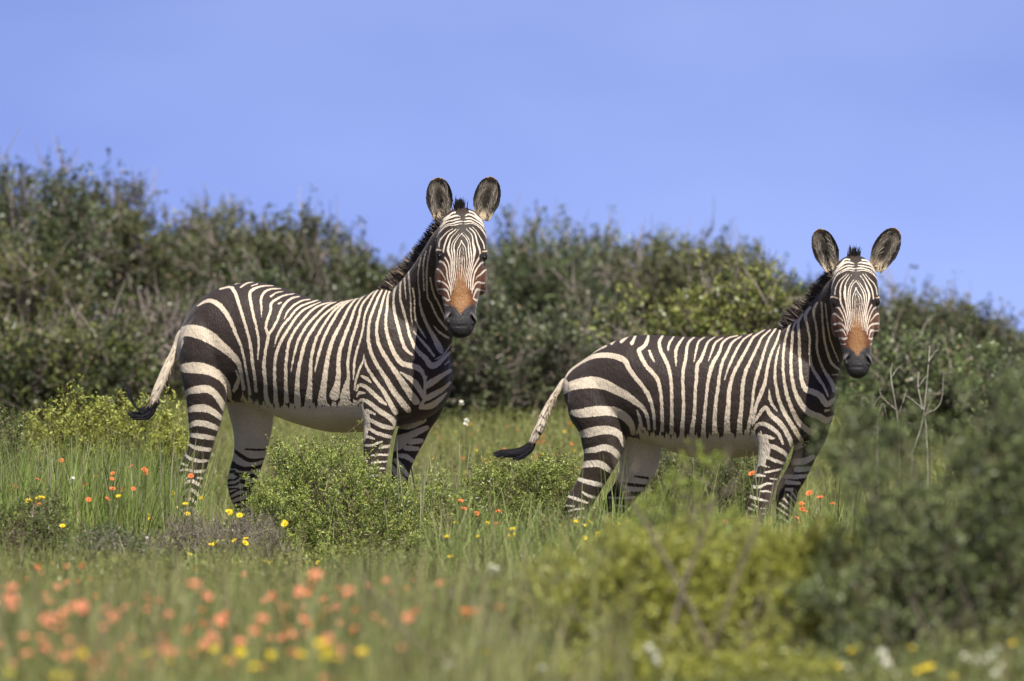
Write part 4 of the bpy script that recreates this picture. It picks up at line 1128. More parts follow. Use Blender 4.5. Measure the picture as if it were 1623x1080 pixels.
def thicket(px, top, d, wpx, label, lo=LO, hi=HI, n=2100, bare=25, tip=None, group='shrubs of the thicket behind the zebras', depth=0.5, low=0.0, leaves=11, twig=GREY, ntw=1500, ll=0.038):
    s = 0.003 * d / 50
    x = (px - 811.5) * s; y = d - 50
    gz = float(ground_z(x, y)); tz = CAM_Z + (590 - top) * s
    h = tz - gz - 0.10; hw = wpx * s / 2
    lobes = [((x, y, gz + h * 0.40), (hw * 0.95, depth, h * 0.44))]
    for k in range(7):
        lx = x + rng.uniform(-0.8, 0.8) * hw
        hh = h * (rng.uniform(0.60, 0.76) if k else 0.76)
        if k == 0: lx = x + rng.uniform(-.15, .15) * hw
        lobes.append(((lx, y + rng.uniform(-0.7, 0.5) * depth, gz + hh - 0.0), (hw * rng.uniform(0.24, 0.42), depth * 0.6, h * rng.uniform(0.16, 0.27))))
    return shrub('thicket_shrub', label, lobes, (x, y, gz), n, 0.16, leaves, ll, ll * 0.5, lo, hi, twig, n_branch=90, n_twig=ntw, bare=bare,
                 group=group, up=0.6, shell=0.35, rad=0.012, tip=tip, dead=0.12, clump=max(120, n // 7), csize=0.07, lumpy=0.32)


YT = (0.15, 0.17, 0.045)
for a in [
    (-120, 262, 74, 300, 'thicket shrub cut off by the left edge of the photo'),
    (-400, 275, 76, 330, 'thicket shrub beyond the left edge of the photo'),
    (-700, 300, 77, 380, 'outermost thicket shrub beyond the left edge of the photo'),
    (2060, 560, 79, 380, 'thicket shrub beyond the right edge of the photo'),
    (25, 245, 75, 230, 'tallest thicket shrub, at the far left corner under the sky'),
    (170, 283, 77, 250, 'tall twiggy thicket shrub second from the left corner'),
    (300, 318, 79, 240, 'thicket shrub with one long bare twig sticking into the sky'),
    (430, 328, 77, 230, 'thicket shrub with grey stems rising above the rump of the larger zebra'),
    (545, 372, 79, 210, 'loose thicket shrub above the back of the larger zebra'),
    (650, 432, 81, 190, 'low thicket shrub half hidden by the mane of the larger zebra'),
    (850, 352, 78, 220, 'tall thicket shrub right of the larger zebra head'),
    (965, 364, 80, 200, 'rounded thicket shrub in the middle of the skyline'),
    (1075, 368, 79, 230, 'thicket shrub behind the yellow tipped shrub'),
    (1185, 405, 81, 200, 'thicket shrub on the skyline left of the smaller zebra ears'),
    (1290, 448, 82, 180, 'thicket shrub behind the head of the smaller zebra'),
    (1425, 472, 77, 170, 'dark thicket shrub right of the smaller zebra head'),
    (1500, 486, 80, 170, 'thicket shrub on the right skyline above the blurred bush'),
    (1600, 532, 80, 200, 'lowest thicket shrub at the right edge of the skyline'),
    (1760, 540, 79, 240, 'thicket shrub cut off by the right edge of the photo'),
]:
    thicket(*a)
G2 = 'lower shrubs in front of the thicket'
D1, D2 = (0.020, 0.030, 0.016), (0.062, 0.084, 0.036)
for a, k in [
    ((70, 520, 69, 300, 'dark green shrub low behind the bright bush at left'), dict(lo=D1, hi=(0.085, 0.105, 0.032))),
    ((250, 470, 71, 300, 'grey twiggy half bare shrub behind the tail of the larger zebra'), dict(n=800, ntw=2600, bare=120, hi=(0.06, 0.075, 0.03))),
    ((440, 440, 72, 280, 'dense shrub hidden behind the body of the larger zebra'), dict(lo=D1, hi=D2)),
    ((-130, 500, 70, 260, 'shrub low at the left edge behind the grass'), dict(lo=D1, hi=D2)),
    ((790, 470, 70, 260, 'dark green shrub between the two zebras'), dict(lo=D1, hi=D2)),
    ((930, 500, 73, 220, 'dark shrub behind the rump of the smaller zebra'), dict(lo=D1, hi=D2)),
    ((10, 400, 73, 260, 'shrub half way up the thicket at the far left'), dict(lo=D1, hi=(0.085, 0.1, 0.036))),
    ((640, 560, 72, 200, 'dark shrub behind the legs of the larger zebra'), dict(lo=D1, hi=D2)),
    ((1130, 440, 67, 310, 'rounded shrub with yellow green tips above the smaller zebra back'), dict(lo=(0.03, 0.04, 0.015), hi=(0.11, 0.13, 0.04), tip=YT, bare=40, ntw=1500)),
    ((1340, 560, 69, 230, 'shrub behind the chest of the smaller zebra'), dict(lo=D1, hi=(0.08, 0.1, 0.036))),
    ((1480, 545, 66, 240, 'grey green shrub behind the pale dry flower stalks'), dict(lo=(0.03, 0.042, 0.018), hi=(0.10, 0.125, 0.05))),
    ((1640, 575, 68, 240, 'shrub low at the right edge behind the blurred bush'), dict(lo=D1, hi=D2)),
]:
    thicket(*a, group=G2, **k)


# ------------------------------------------------------------------ low shrubs around the zebras
def low_shrub(label, parts, d, n, sl, leaves, ll, lw, lo, hi, name='shrub', twig=(0.11, 0.085, 0.06), depth=None, **k):
    """parts: list of (px, py centre, rx px, rz px, depth offset m)"""
    s = 0.003 * d / 50
    lobes = []
    for (px, py, rx, rz, dy) in parts:
        c = W(px, py, d); c[1] += dy
        lobes.append((tuple(c), (rx * s, (depth or rx * s * 0.8), rz * s)))
    x = np.mean([l[0][0] for l in lobes]); y = np.mean([l[0][1] for l in lobes])
    return shrub(name, label, lobes, (x, y, float(ground_z(x, y))), n, sl, leaves, ll, lw, lo, hi, twig, **k)


SG = 'low shrubs around the zebras'
low_shrub('rounded green shrub hiding the front feet of the larger zebra',
          [(510, 812, 85, 78, 0.05), (470, 860, 85, 70, -0.05), (575, 850, 110, 85, -0.1), (660, 848, 74, 70, 0.0), (665, 870, 70, 60, -0.05), (520, 768, 66, 60, 0.1), (452, 780, 50, 55, 0.1), (585, 828, 50, 50, .05), (700, 825, 35, 52, .05), (545, 905, 130, 40, -.2), (440, 905, 75, 36, -.2), (675, 905, 65, 42, -.2)],
          47.6, 5200, 0.07, 20, 0.017, 0.0050, (0.045, 0.064, 0.016), (0.145, 0.178, 0.045), group=SG, n_branch=150, n_twig=1500, up=0.9, shell=0.5, rad=0.005, tip=(0.20, 0.235, 0.06), clump=620, csize=0.028, lumpy=0.35)
low_shrub('bright fine leaved shrub under the tail of the smaller zebra',
          [(830, 790, 85, 60, 0), (780, 800, 50, 50, -.05), (880, 790, 45, 62, .05), (840, 840, 80, 50, -.1)],
          48.6, 1500, 0.07, 20, 0.016, 0.0048, (0.045, 0.065, 0.016), (0.13, 0.17, 0.042), group=SG, n_branch=80, n_twig=500, up=1.0, shell=0.45, rad=0.004, tip=(0.18, 0.22, 0.06))
low_shrub('bright yellow green shrub below the tail of the larger zebra',
          [(130, 718, 75, 80, 0), (215, 722, 80, 78, 0.05), (85, 745, 50, 60, .05), (270, 745, 40, 55, 0)],
          53.5, 1500, 0.085, 18, 0.022, 0.0065, (0.07, 0.095, 0.02), (0.21, 0.25, 0.055), group=SG, n_branch=80, n_twig=400, up=1.0, shell=0.45, rad=0.005, tip=(0.25, 0.29, 0.07))
low_shrub('grey green shrub cut by the left edge above the grass',
          [(0, 715, 42, 62, 0), (-60, 720, 70, 75, 0), (20, 760, 40, 50, -.05)],
          50.5, 1000, 0.06, 20, 0.015, 0.0048, (0.045, 0.062, 0.024), (0.12, 0.15, 0.055), group=SG, n_branch=60, n_twig=400, up=0.8, shell=0.5, rad=0.004)
low_shrub('olive low shrub at the left edge in front of the grass',
          [(30, 865, 80, 55, 0), (-70, 870, 90, 60, 0), (120, 885, 60, 40, -.05), (60, 830, 40, 40, .1)],
          45, 1400, 0.06, 18, 0.016, 0.0048, (0.045, 0.06, 0.022), (0.12, 0.14, 0.045), group=SG, n_branch=90, n_twig=900, up=0.8, shell=0.45, rad=0.004)
low_shrub('dry grey twiggy shrublet below the hind feet of the larger zebra',
          [(320, 870, 75, 50, 0), (400, 875, 60, 55, -.05), (260, 885, 60, 38, 0)],
          45.8, 900, 0.06, 6, 0.013, 0.004, (0.06, 0.065, 0.04), (0.13, 0.13, 0.085), twig=(0.115, 0.095, 0.08), group=SG, n_branch=150, n_twig=1800, bare=160, up=0.9, shell=0.4, rad=0.0035, name='dry_shrub')
low_shrub('small grey green shrublet at left between grass and flowers',
          [(170, 880, 60, 35, 0), (220, 905, 60, 30, -.05)],
          44, 800, 0.055, 14, 0.014, 0.0045, (0.05, 0.065, 0.03), (0.12, 0.14, 0.06), twig=(0.18, 0.15, 0.13), group=SG, n_branch=60, n_twig=700, up=0.9, shell=0.4, rad=0.003)
low_shrub('low green shrub right of the rounded shrub in front of the larger zebra',
          [(740, 850, 45, 45, 0), (775, 880, 50, 35, -.05), (715, 880, 45, 35, 0)],
          46.3, 900, 0.065, 20, 0.016, 0.0048, (0.045, 0.062, 0.016), (0.13, 0.165, 0.042), group=SG, n_branch=60, n_twig=300, up=1.0, shell=0.4, rad=0.004, tip=(0.18, 0.22, 0.06), clump=110, csize=.03)
low_shrub('low spreading green shrub at the centre between flowers and rounded shrub',
          [(640, 930, 80, 32, 0), (740, 935, 80, 32, 0), (840, 940, 70, 28, 0), (560, 930, 60, 26, 0)],
          41.5, 1500, 0.055, 18, 0.015, 0.0048, (0.05, 0.065, 0.018), (0.14, 0.165, 0.045), group=SG, n_branch=100, n_twig=600, up=0.9, shell=0.4, rad=0.0035, clump=170, csize=.03)
low_shrub('low olive shrub beside the hind feet of the smaller zebra',
          [(880, 880, 55, 38, 0), (950, 890, 60, 35, 0)],
          44.5, 800, 0.06, 18, 0.015, 0.0048, (0.05, 0.06, 0.02), (0.14, 0.155, 0.05), group=SG, n_branch=60, n_twig=400, up=0.9, shell=0.4, rad=0.0035, clump=100, csize=.03)
low_shrub('dark green undergrowth shrub behind the legs of the smaller zebra',
          [(1080, 760, 80, 55, 0), (1160, 770, 70, 50, 0)],
          54, 900, 0.08, 14, 0.022, 0.007, (0.03, 0.045, 0.015), (0.09, 0.115, 0.035), group=SG, n_branch=60, n_twig=300, up=0.8, shell=0.45, rad=0.004)

# ------------------------------------------------------------------ shrubs close to the camera (out of focus)
FG = 'out of focus shrubs close to the camera'
low_shrub('large dark blurred bush filling the right edge',
          [(1400, 735, 85, 75, 0), (1335, 742, 42, 46, .05), (1375, 722, 55, 48, .05), (1480, 800, 110, 110, .1), (1590, 730, 100, 120, .1), (1690, 705, 110, 130, .1), (1500, 720, 60, 60, .1), (1560, 900, 150, 130, -.1), (1420, 900, 130, 110, -.05),
           (1480, 1010, 160, 110, -.15), (1680, 900, 150, 160, 0), (1620, 1060, 160, 100, -.2), (1330, 990, 80, 75, -.1), (1400, 1075, 120, 75, -1.2), (1540, 1085, 130, 75, -1.4), (1680, 1080, 120, 80, -1.2), (1330, 1090, 80, 60, -1.3)],
          30.5, 4500, 0.06, 17, 0.020, 0.0066, (0.026, 0.040, 0.020), (0.098, 0.128, 0.054), twig=(0.07, 0.058, 0.042), group=FG, n_branch=110, n_twig=700, up=0.6, shell=0.45, rad=0.005, depth=0.2, tip=(0.12, 0.155, 0.065), clump=300, csize=0.038, lumpy=0.62)
low_shrub('olive lime blurred bush at the bottom, left of the dark bush',
          [(1060, 960, 90, 70, 0), (1160, 950, 100, 80, 0), (1250, 960, 80, 85, .05), (960, 1000, 90, 70, -.05), (1100, 1040, 120, 70, -.1), (1220, 1050, 110, 70, -.1), (1290, 900, 60, 45, .1), (920, 960, 90, 55, 0), (1010, 925, 70, 50, 0), (1300, 1010, 80, 60, -.2), (1040, 1090, 110, 60, -1.8), (1180, 1095, 120, 60, -1.8), (930, 1085, 90, 50, -1.8)],
          30.8, 5600, 0.058, 17, 0.019, 0.0066, (0.060, 0.076, 0.016), (0.195, 0.225, 0.045), group=FG, n_branch=160, n_twig=900, up=0.8, shell=0.5, rad=0.004, depth=0.17, tip=(0.22, 0.235, 0.05), twig=(0.10, 0.08, 0.06), clump=620, csize=0.034, lumpy=0.4)
low_shrub('sprawling grey green blurred shrub at the bottom middle',
          [(840, 985, 90, 70, 0), (740, 1020, 110, 65, 0), (900, 1060, 90, 50, -.05), (660, 1040, 70, 45, 0), (800, 1085, 120, 50, -1.8), (690, 1085, 90, 40, -1.8)],
          32, 1400, 0.058, 14, 0.016, 0.005, (0.05, 0.07, 0.022), (0.15, 0.18, 0.05), group=FG, n_branch=140, n_twig=700, up=0.8, shell=0.4, rad=0.006, depth=0.17, twig=(0.15, 0.125, 0.10), bare=110, clump=150, csize=.03)
low_shrub('loose lime sprig bush blurred before the belly of the smaller zebra',
          [(1118, 735, 26, 18, 0), (1085, 788, 38, 26, 0), (1050, 830, 50, 35, .05), (1120, 850, 60, 40, 0), (1005, 870, 45, 35, 0), (1150, 890, 60, 40, 0)],
          33, 560, 0.046, 15, 0.014, 0.005, (0.07, 0.09, 0.02), (0.18, 0.23, 0.045), group=FG, n_branch=60, n_twig=160, up=0.9, shell=0.3, rad=0.003, depth=0.08, tip=(0.2, 0.26, 0.05), twig=(0.15, 0.12, 0.095))


def bare_twig(label, pts, d, r, col=(0.17, 0.135, 0.105), name='bare_branch', group='bare grey branches', side=()):
    """pts: side-view polyline from the ground up, given real thickness; side: extra forks"""
    P0 = None; V = []; F = []; off = 0; C = []
    for k, pl in enumerate([pts] + list(side)):
        p = np.array([W(a, b, d) for a, b in pl])
        p = catmull(p, 6)
        p[:, 1] += np.cumsum(rng.normal(size=len(p)) * 0.006)
        if P0 is None: P0 = p[0].copy(); P0[2] = float(ground_z(P0[0], P0[1])); p = np.vstack([P0, p])
        rr = np.linspace(1, 0.35, len(p)) * r * (1 if k == 0 else 0.6)
        v, f = tubes(p[None], rr[None], 6)
        V.append(v - P0); F.append(f + off); off += len(v); C.append(np.tile(col, (len(v), 1)))
    o = mesh_obj(name, np.concatenate(V), np.concatenate(F), M_BARK, None, np.concatenate(C), smooth=True)
    o.location = tuple(P0)
    tag(o, label, 'branch', group)


bare_twig('bare branch forking before the hind legs of the smaller zebra', [(1150, 1078), (1108, 990), (1062, 900), (1035, 850), (1010, 810), (985, 770), (975, 720), (968, 690)], 30, 0.006, side=[[(985, 770), (1005, 745), (1015, 715)]])
bare_twig('crooked blurred bare branch before the belly of the smaller zebra', [(1030, 1080), (1062, 1000), (1090, 910), (1110, 860), (1130, 800), (1158, 775), (1163, 755), (1152, 730), (1158, 705)], 29, 0.006, side=[[(1130, 800), (1105, 810), (1085, 835)]])
bare_twig('slanting blurred bare branch at the bottom middle', [(790, 1078), (715, 1050), (650, 1010), (610, 960), (580, 925), (562, 905)], 27.5, 0.005, side=[[(610, 960), (590, 965), (565, 955)]])
bare_twig('thin grey bare branch leaning left at the bottom middle', [(900, 1078), (850, 1030), (800, 990), (770, 940)], 30.5, 0.004, side=[[(800, 990), (775, 985), (750, 970)]])
bare_twig('thin grey bare branch leaning right at the bottom middle', [(760, 1080), (800, 1040), (850, 1005), (880, 955)], 31, 0.004, side=[[(850, 1005), (880, 1000), (905, 985)]])
bare_twig('thin bare twig rising before the front leg of the smaller zebra', [(1110, 1078), (1150, 970), (1180, 880), (1215, 800), (1238, 765), (1262, 735), (1268, 700)], 29, 0.005)
# pale dry flower stalks, mid distance right
for k, (bx, tx, ty, lab) in enumerate([(1390, 1382, 622, 'shortest pale dry flower stalk, beside the blurred bush'), (1425, 1412, 575, 'pale dry forked stalk, left of the tallest one'), (1445, 1472, 548, 'tallest pale dry flower stalk with white seed head'), (1470, 1455, 590, 'pale dry stalk leaning left below the tallest one')]):
    bare_twig(lab, [(bx, 720), ((bx + tx) / 2 + 4, 665), (tx, ty + 25), (tx + 2, ty)], 55, 0.0045, col=(0.36, 0.33, 0.28), name='dry_stalk', group='pale dry stalks right of the smaller zebra',
              side=[[((bx + tx) / 2 + 4, 660), (tx + 18, 640), (tx + 24, ty + 45)], [((bx + tx) / 2 + 2, 650), (tx - 14, 630), (tx - 18, ty + 40)], [(tx, ty + 25), (tx + 10, ty + 10), (tx + 16, ty + 6)]])
bare_twig('dark dry seed stalk standing out of the blurred bush at right', [(1560, 800), (1556, 760), (1552, 730), (1556, 705)], 40, 0.005, col=(0.14, 0.11, 0.08), name='dry_stalk', group='pale dry stalks right of the smaller zebra', side=[[(1556, 770), (1545, 745), (1543, 722)], [(1555, 755), (1566, 735), (1568, 715)], [(1556, 780), (1568, 765), (1572, 745)]])


# ------------------------------------------------------------------ grass and herb layer
def patch_noise(x, y, seed, f=1.0):
    r = np.random.default_rng(seed); s = 0
    for k in range(7):
        a = r.uniform(0, 6.28); fr = f * r.uniform(0.5, 2.6); p = r.uniform(0, 6.28)
        s = s + np.sin((x * math.cos(a) + y * math.sin(a)) * fr + p)
    return s / 3.2


def scatter(n, d0, d1, margin=1.6):
    d = np.sqrt(rng.uniform(d0 ** 2, d1 ** 2, n))
    x = rng.uniform(-1, 1, n) * 0.0487 * d * margin
    return x, d - 50.0


def grass(name, label, n_tuft, per, d0, d1, h, wid, lo, hi, straw, region=None, hmod=None, lean=0.22):
    x, y = scatter(n_tuft, d0, d1)
    if region is not None:
        m = region(x, y); x, y = x[m], y[m]
    n = len(x)
    hh = h * rng.uniform(0.6, 1.3, n)
    if hmod is not None: hh = hh * hmod(x, y)
    tc = rng.random(n)
    X = np.repeat(x, per) + rng.normal(size=n * per) * 0.035
    Y = np.repeat(y, per) + rng.normal(size=n * per) * 0.035
    H = np.repeat(hh, per) * rng.uniform(0.5, 1.2, n * per)
    Z = ground_z(X, Y) - 0.01
    ln = rng.normal(size=(n * per, 2)) * lean + np.repeat(rng.normal(size=(n, 2)) * 0.1, per, 0) + np.array([0.05, 0])
    bend = rng.uniform(0.3, 1.3, n * per)
    dir2 = unit(rng.normal(size=(n * per, 2)) + np.array([0.0, 0.0]))
    col = np.array(lo) + (np.array(hi) - np.array(lo)) * np.clip(np.repeat(tc, per) * 0.6 + rng.random(n * per) * 0.5, 0, 1)[:, None]
    st = rng.random(n * per) < straw
    col[st] = np.array((0.30, 0.26, 0.14)) * rng.uniform(0.7, 1.3, st.sum())[:, None]
    wd = wid * rng.uniform(0.6, 1.4, n * per)
    K = 4
    V = np.empty((n * per, K + 1, 2, 3)); C = np.empty((n * per, K + 1, 2, 3))
    for k in range(K + 1):
        t = k / K
        cx = X + ln[:, 0] * H * (0.4 * t + bend * t * t * 0.8); cy = Y + ln[:, 1] * H * (0.4 * t + bend * t * t * 0.8)
        cz = Z + H * (t - 0.12 * bend * t * t * np.hypot(ln[:, 0], ln[:, 1]) * 2)
        wv = wd * (1 - t ** 1.7) * 0.5 + 0.0003
        V[:, k, 0] = np.stack([cx - dir2[:, 0] * wv, cy - dir2[:, 1] * wv, cz], 1)
        V[:, k, 1] = np.stack([cx + dir2[:, 0] * wv, cy + dir2[:, 1] * wv, cz], 1)
        C[:, k, 0] = C[:, k, 1] = col
    idx = np.arange(n * per * (K + 1) * 2).reshape(n * per, K + 1, 2)
    f = np.stack([idx[:, :-1, 0], idx[:, :-1, 1], idx[:, 1:, 1], idx[:, 1:, 0]], -1).reshape(-1, 4)
    o = mesh_obj(name, V.reshape(-1, 3), f, M_GRASS, None, C.reshape(-1, 3))
    tag(o, label, 'grass', kind='stuff')


GLO, GHI = (0.10, 0.13, 0.03), (0.38, 0.42, 0.14)
grass('meadow_grass', 'green meadow grass growing between the flowers and shrubs', 15500, 9, 20, 74, 0.27, 0.0056, GLO, GHI, 0.22,
      hmod=lambda x, y: (0.85 + 0.25 * patch_noise(x, y, 3, 0.8)) * np.where((np.abs(811.5 + x / (0.00006 * (y + 50)) - 560) < 165) & (y > -9) & (y < -1.5), 0.2, 1) * np.where((np.abs(811.5 + x / (0.00006 * (y + 50)) - 345) < 75) & (y > -6) & (y < 0.5), 0.65, 1) * np.where((811.5 + x / (0.00006 * (y + 50)) > 780 + 40 * np.sin(y * 1.3)) & (y < -13.0), 0.38, 1))
def left_tall(x, y):
    px = 811.5 + x / (0.00006 * (y + 50))
    return (px < 278) & (y > -3.5) & (y < 1.8) | (rng.random(len(x)) < 0.02) & (y > -10) & (y < 3)
grass('tall_grass', 'tall grass with pale seed heads in front of the bright bush at left', 11000, 8, 46, 52.5, 0.46, 0.0062, (0.08, 0.12, 0.026), (0.33, 0.42, 0.11), 0.14, region=left_tall, lean=0.14)
def close_band(x, y):
    px = 811.5 + x / (0.00006 * (y + 50))
    return (px < 1000) | (rng.random(len(x)) < 0.12)
grass('tall_meadow_grass', 'taller pale grass blades standing out of the blurred flower meadow', 640, 5, 25, 34, 0.36, 0.0085, (0.16, 0.19, 0.06), (0.34, 0.36, 0.16), 0.3, region=close_band, lean=0.16)
def right_tall(x, y):
    px = 811.5 + x / (0.00006 * (y + 50))
    return (px > 690) & (px < 1420) & (rng.random(len(x)) < 0.4)
grass('tussock_grass', 'loose tussock grass around the feet of the smaller zebra', 6400, 8, 41, 47.3, 0.30, 0.0075, (0.09, 0.135, 0.03), (0.40, 0.48, 0.15), 0.18, region=right_tall, lean=0.25)


def seed_heads(n):
    x, y = scatter(n, 46, 52.5)
    px = 811.5 + x / (0.00006 * (y + 50))
    m = ((px < 300) | ((px > 640) & (px < 760)) | (rng.random(n) < 0.12)); x, y = x[m], y[m]; n = len(x)
    z0 = ground_z(x, y); h = rng.uniform(0.36, 0.62, n)
    base = np.stack([x, y, z0], 1); top = base + np.stack([rng.normal(size=n) * 0.06, rng.normal(size=n) * 0.05, h], 1)
    p = bezier_paths(base, top, rng.normal(size=(n, 3)) * 0.02, 7)
    r = np.tile(np.array([.0012, .0011, .001, .001, .003, .0035, .0008]), (n, 1))
    v, f = tubes(p, r, 4)
    c = np.repeat(np.array([[0.34, 0.34, 0.2]]) * rng.uniform(0.7, 1.3, n)[:, None], 28, 0)
    o = mesh_obj('grass_seed_heads', v, f, M_GRASS, None, c)
    tag(o, 'pale grass seed heads on thin stems above the grass', 'grass', kind='stuff')


seed_heads(520)


def herbs(n, d0, d1, h, label, lo, hi, ll=0.022):
    x, y = scatter(n, d0, d1)
    k = 10
    m = n * k
    X = np.repeat(x, k) + rng.normal(size=m) * 0.05; Y = np.repeat(y, k) + rng.normal(size=m) * 0.05
    hm = np.clip(0.7 + 0.5 * patch_noise(x, y, 9, 1.1), 0.15, 1.6)
    Z = ground_z(X, Y) + rng.random(m) ** 0.8 * h * np.repeat(hm, k)
    d = unit(rng.normal(size=(m, 3)) + np.array([0, 0, 0.8]))
    v, f = leaf_quads(np.stack([X, Y, Z], 1), d, ll * rng.uniform(0.6, 1.4, m), ll * 0.4 * rng.uniform(0.7, 1.3, m))
    t = np.clip(np.repeat(rng.random(n), k) * 0.7 + rng.random(m) * 0.4, 0, 1)[:, None]
    c = np.array(lo) + (np.array(hi) - np.array(lo)) * t
    o = mesh_obj('ground_cover', v, f, M_LEAF, None, np.repeat(c, 4, 0))
    tag(o, label, 'ground cover', kind='stuff')


herbs(26000, 20, 76, 0.20, 'small leafy herbs covering the ground between the grass', (0.085, 0.105, 0.028), (0.32, 0.34, 0.10))


# ------------------------------------------------------------------ flowers
def bloom_mesh(kind):
    V = []; F = []; C = []
    def petal(az, tilt, ln, wd, col, z=0.0, lift=0.0):
        o = len(V)
        dx, dy = math.cos(az), math.sin(az); sx, sy = -dy, dx
        for (t, wv) in ((0.0, 0.25), (0.35, 0.85), (0.7, 1.0), (1.0, 0.35)):
            r = ln * t * math.cos(tilt); zz = z + ln * t * math.sin(tilt) - lift * t * t
            for s_ in (-1, 1):
                V.append((dx * r + sx * wd * wv * s_ * 0.5, dy * r + sy * wd * wv * s_ * 0.5, zz)); C.append(col)
        for k in range(3):
            F.append((o + 2 * k, o + 2 * k + 1, o + 2 * k + 3, o + 2 * k + 2))
    if kind == 'orange':
        for k in range(11): petal(k * 6.283 / 11, 0.35 + 0.1 * (k % 2), 0.0165, 0.0095, (0.78, 0.22, 0.07))
        for k in range(6): petal(k * 6.283 / 6 + .3, 1.0, 0.005, 0.005, (0.35, 0.08, 0.03), 0.001)
    elif kind == 'salmon':
        for k in range(10): petal(k * 6.283 / 10, 0.45 + 0.12 * (k % 2), 0.0165, 0.0105, (0.84, 0.34, 0.19))
        for k in range(6): petal(k * 6.283 / 6 + .3, 1.0, 0.005, 0.005, (0.45, 0.14, 0.05), 0.001)
    elif kind == 'yellow':
        for k in range(9): petal(k * 6.283 / 9, 0.4, 0.014, 0.010, (0.80, 0.62, 0.03))
        for k in range(5): petal(k * 6.283 / 5 + .3, 1.0, 0.005, 0.005, (0.6, 0.38, 0.02), 0.001)
    else:
        for k in range(6): petal(k * 6.283 / 6, 0.85, 0.020, 0.012, (0.74, 0.74, 0.62))
        for k in range(6): petal(k * 6.283 / 6 + .5, 0.3, 0.016, 0.012, (0.70, 0.70, 0.55), -0.006)
        for k in range(6): petal(k * 6.283 / 6 + .2, 0.6, 0.013, 0.010, (0.50, 0.56, 0.22), -0.014)
    return V, F, C


def stem_mesh(h):
    p = np.array([[0, 0, 0], [0.008, 0.004, h * 0.35], [0.004, -0.003, h * 0.7], [0, 0, h]])[None]
    return tubes(p, np.array([[.0016, .0014, .0012, .0012]]), 4)


PROTO = {}
def flower(kind, pos, scale, label, group, name, cat='flower'):
    """thing > stem, bloom; every flower after the first of a kind and height shares its meshes"""
    gz = float(ground_z(pos[0], pos[1]))
    h = max(0.06, pos[2] - gz)
    hb = round(h / 0.05) * 0.05
    key = (kind, hb)
    r = empty(name, (pos[0], pos[1], pos[2] - hb), label, cat, group)
    if key not in PROTO:
        v, f = stem_mesh(hb)
        st = mesh_obj('stem', v, f, M_GRASS, r, np.tile((0.08, 0.11, 0.035), (len(v), 1)))
        V, F, C = bloom_mesh(kind)
        bl = mesh_obj('bloom', V, F, M_PETAL, r, np.array(C))
        PROTO[key] = (st, bl)
    else:
        st, bl = (o.copy() for o in PROTO[key])
        for o in (st, bl):
            COL.objects.link(o); o.parent = r
    bl.location = (0, 0, hb)
    bl.rotation_euler = (rng.uniform(0.25, 0.9), rng.uniform(-0.4, 0.4), rng.uniform(-0.5, 0.5))
    bl.scale = (scale,) * 3
    r.rotation_euler = (0, 0, rng.uniform(-0.4, 0.4))
    return r


def field(kind, n, x0, x1, d0, d1, z0, z1, s0, s1, label, group, name, clump=0, spread=0.08):
    """scatter over a patch of ground seen between side-view columns x0..x1"""
    c = 0; ctr = None
    while c < n:
        if clump and ctr is not None and rng.random() < clump:
            x = ctr[0] + rng.normal() * spread; y = ctr[1] + rng.normal() * spread * 2; d = y + 50
        else:
            d = math.sqrt(rng.uniform(d0 ** 2, d1 ** 2)); x = (rng.uniform(x0, x1) - 811.5) * 0.00006 * d; y = d - 50
            ctr = (x, y)
        z = float(ground_z(x, y)) + rng.uniform(z0, z1)
        flower(kind, (x, y, z), rng.uniform(s0, s1), label, group, name)
        c += 1


def spots(kind, pts, d, scale, label, group, name):
    for i, (px, py) in enumerate(pts):
        p = W(px, py, d + rng.uniform(-0.4, 0.4))
        p[2] = max(p[2], float(ground_z(p[0], p[1])) + 0.05)
        flower(kind, p, scale * rng.uniform(0.85, 1.2), label, group, name)


field('salmon', 165, -60, 640, 25.5, 33.5, 0.08, 0.30, 0.45, 1.1, 'salmon orange daisy in the blurred meadow at the bottom left', 'salmon daisies in the blurred meadow at the bottom left', 'salmon_daisy', 0.7, 0.05)
field('orange', 105, -60, 760, 27, 36, 0.04, 0.25, 0.35, 0.8, 'deep orange daisy in the blurred meadow at the bottom left', 'deep orange daisies in the blurred meadow at the bottom left', 'orange_daisy', 0.4)
spots('salmon', [(500, 915), (493, 932), (553, 940), (415, 985), (350, 985), (325, 1025), (265, 1035), (240, 1060), (420, 1062), (85, 1045), (45, 1040), (205, 1050), (20, 935), (130, 960), (308, 930), (380, 1020)], 27.5, 1.05,
      'salmon orange daisy in the blurred meadow at the bottom left', 'salmon daisies in the blurred meadow at the bottom left', 'salmon_daisy')
field('yellow', 9, -40, 620, 25.5, 29, 0.10, 0.24, 0.9, 1.3, 'yellow daisy low among the blurred salmon daisies', 'yellow daisies among the blurred salmon daisies', 'yellow_daisy', 0.6)
spots('yellow', [(515, 1040), (530, 1045), (522, 1032), (130, 1038), (90, 1072), (110, 1074), (575, 1035), (478, 1040), (15, 1068)], 26.5, 1.0, 'yellow daisy low among the blurred salmon daisies', 'yellow daisies among the blurred salmon daisies', 'yellow_daisy')
field('orange', 26, 30, 300, 45, 51, 0.28, 0.46, 0.7, 1.0, 'small orange flower in the tall grass left of the larger zebra', 'small orange flowers in the tall grass at left', 'orange_flower', 0.6, 0.12)
field('yellow', 16, 20, 320, 44, 49, 0.18, 0.36, 0.8, 1.1, 'small yellow flower in the tall grass left of the larger zebra', 'small yellow flowers in the tall grass at left', 'yellow_flower', 0.4, 0.1)
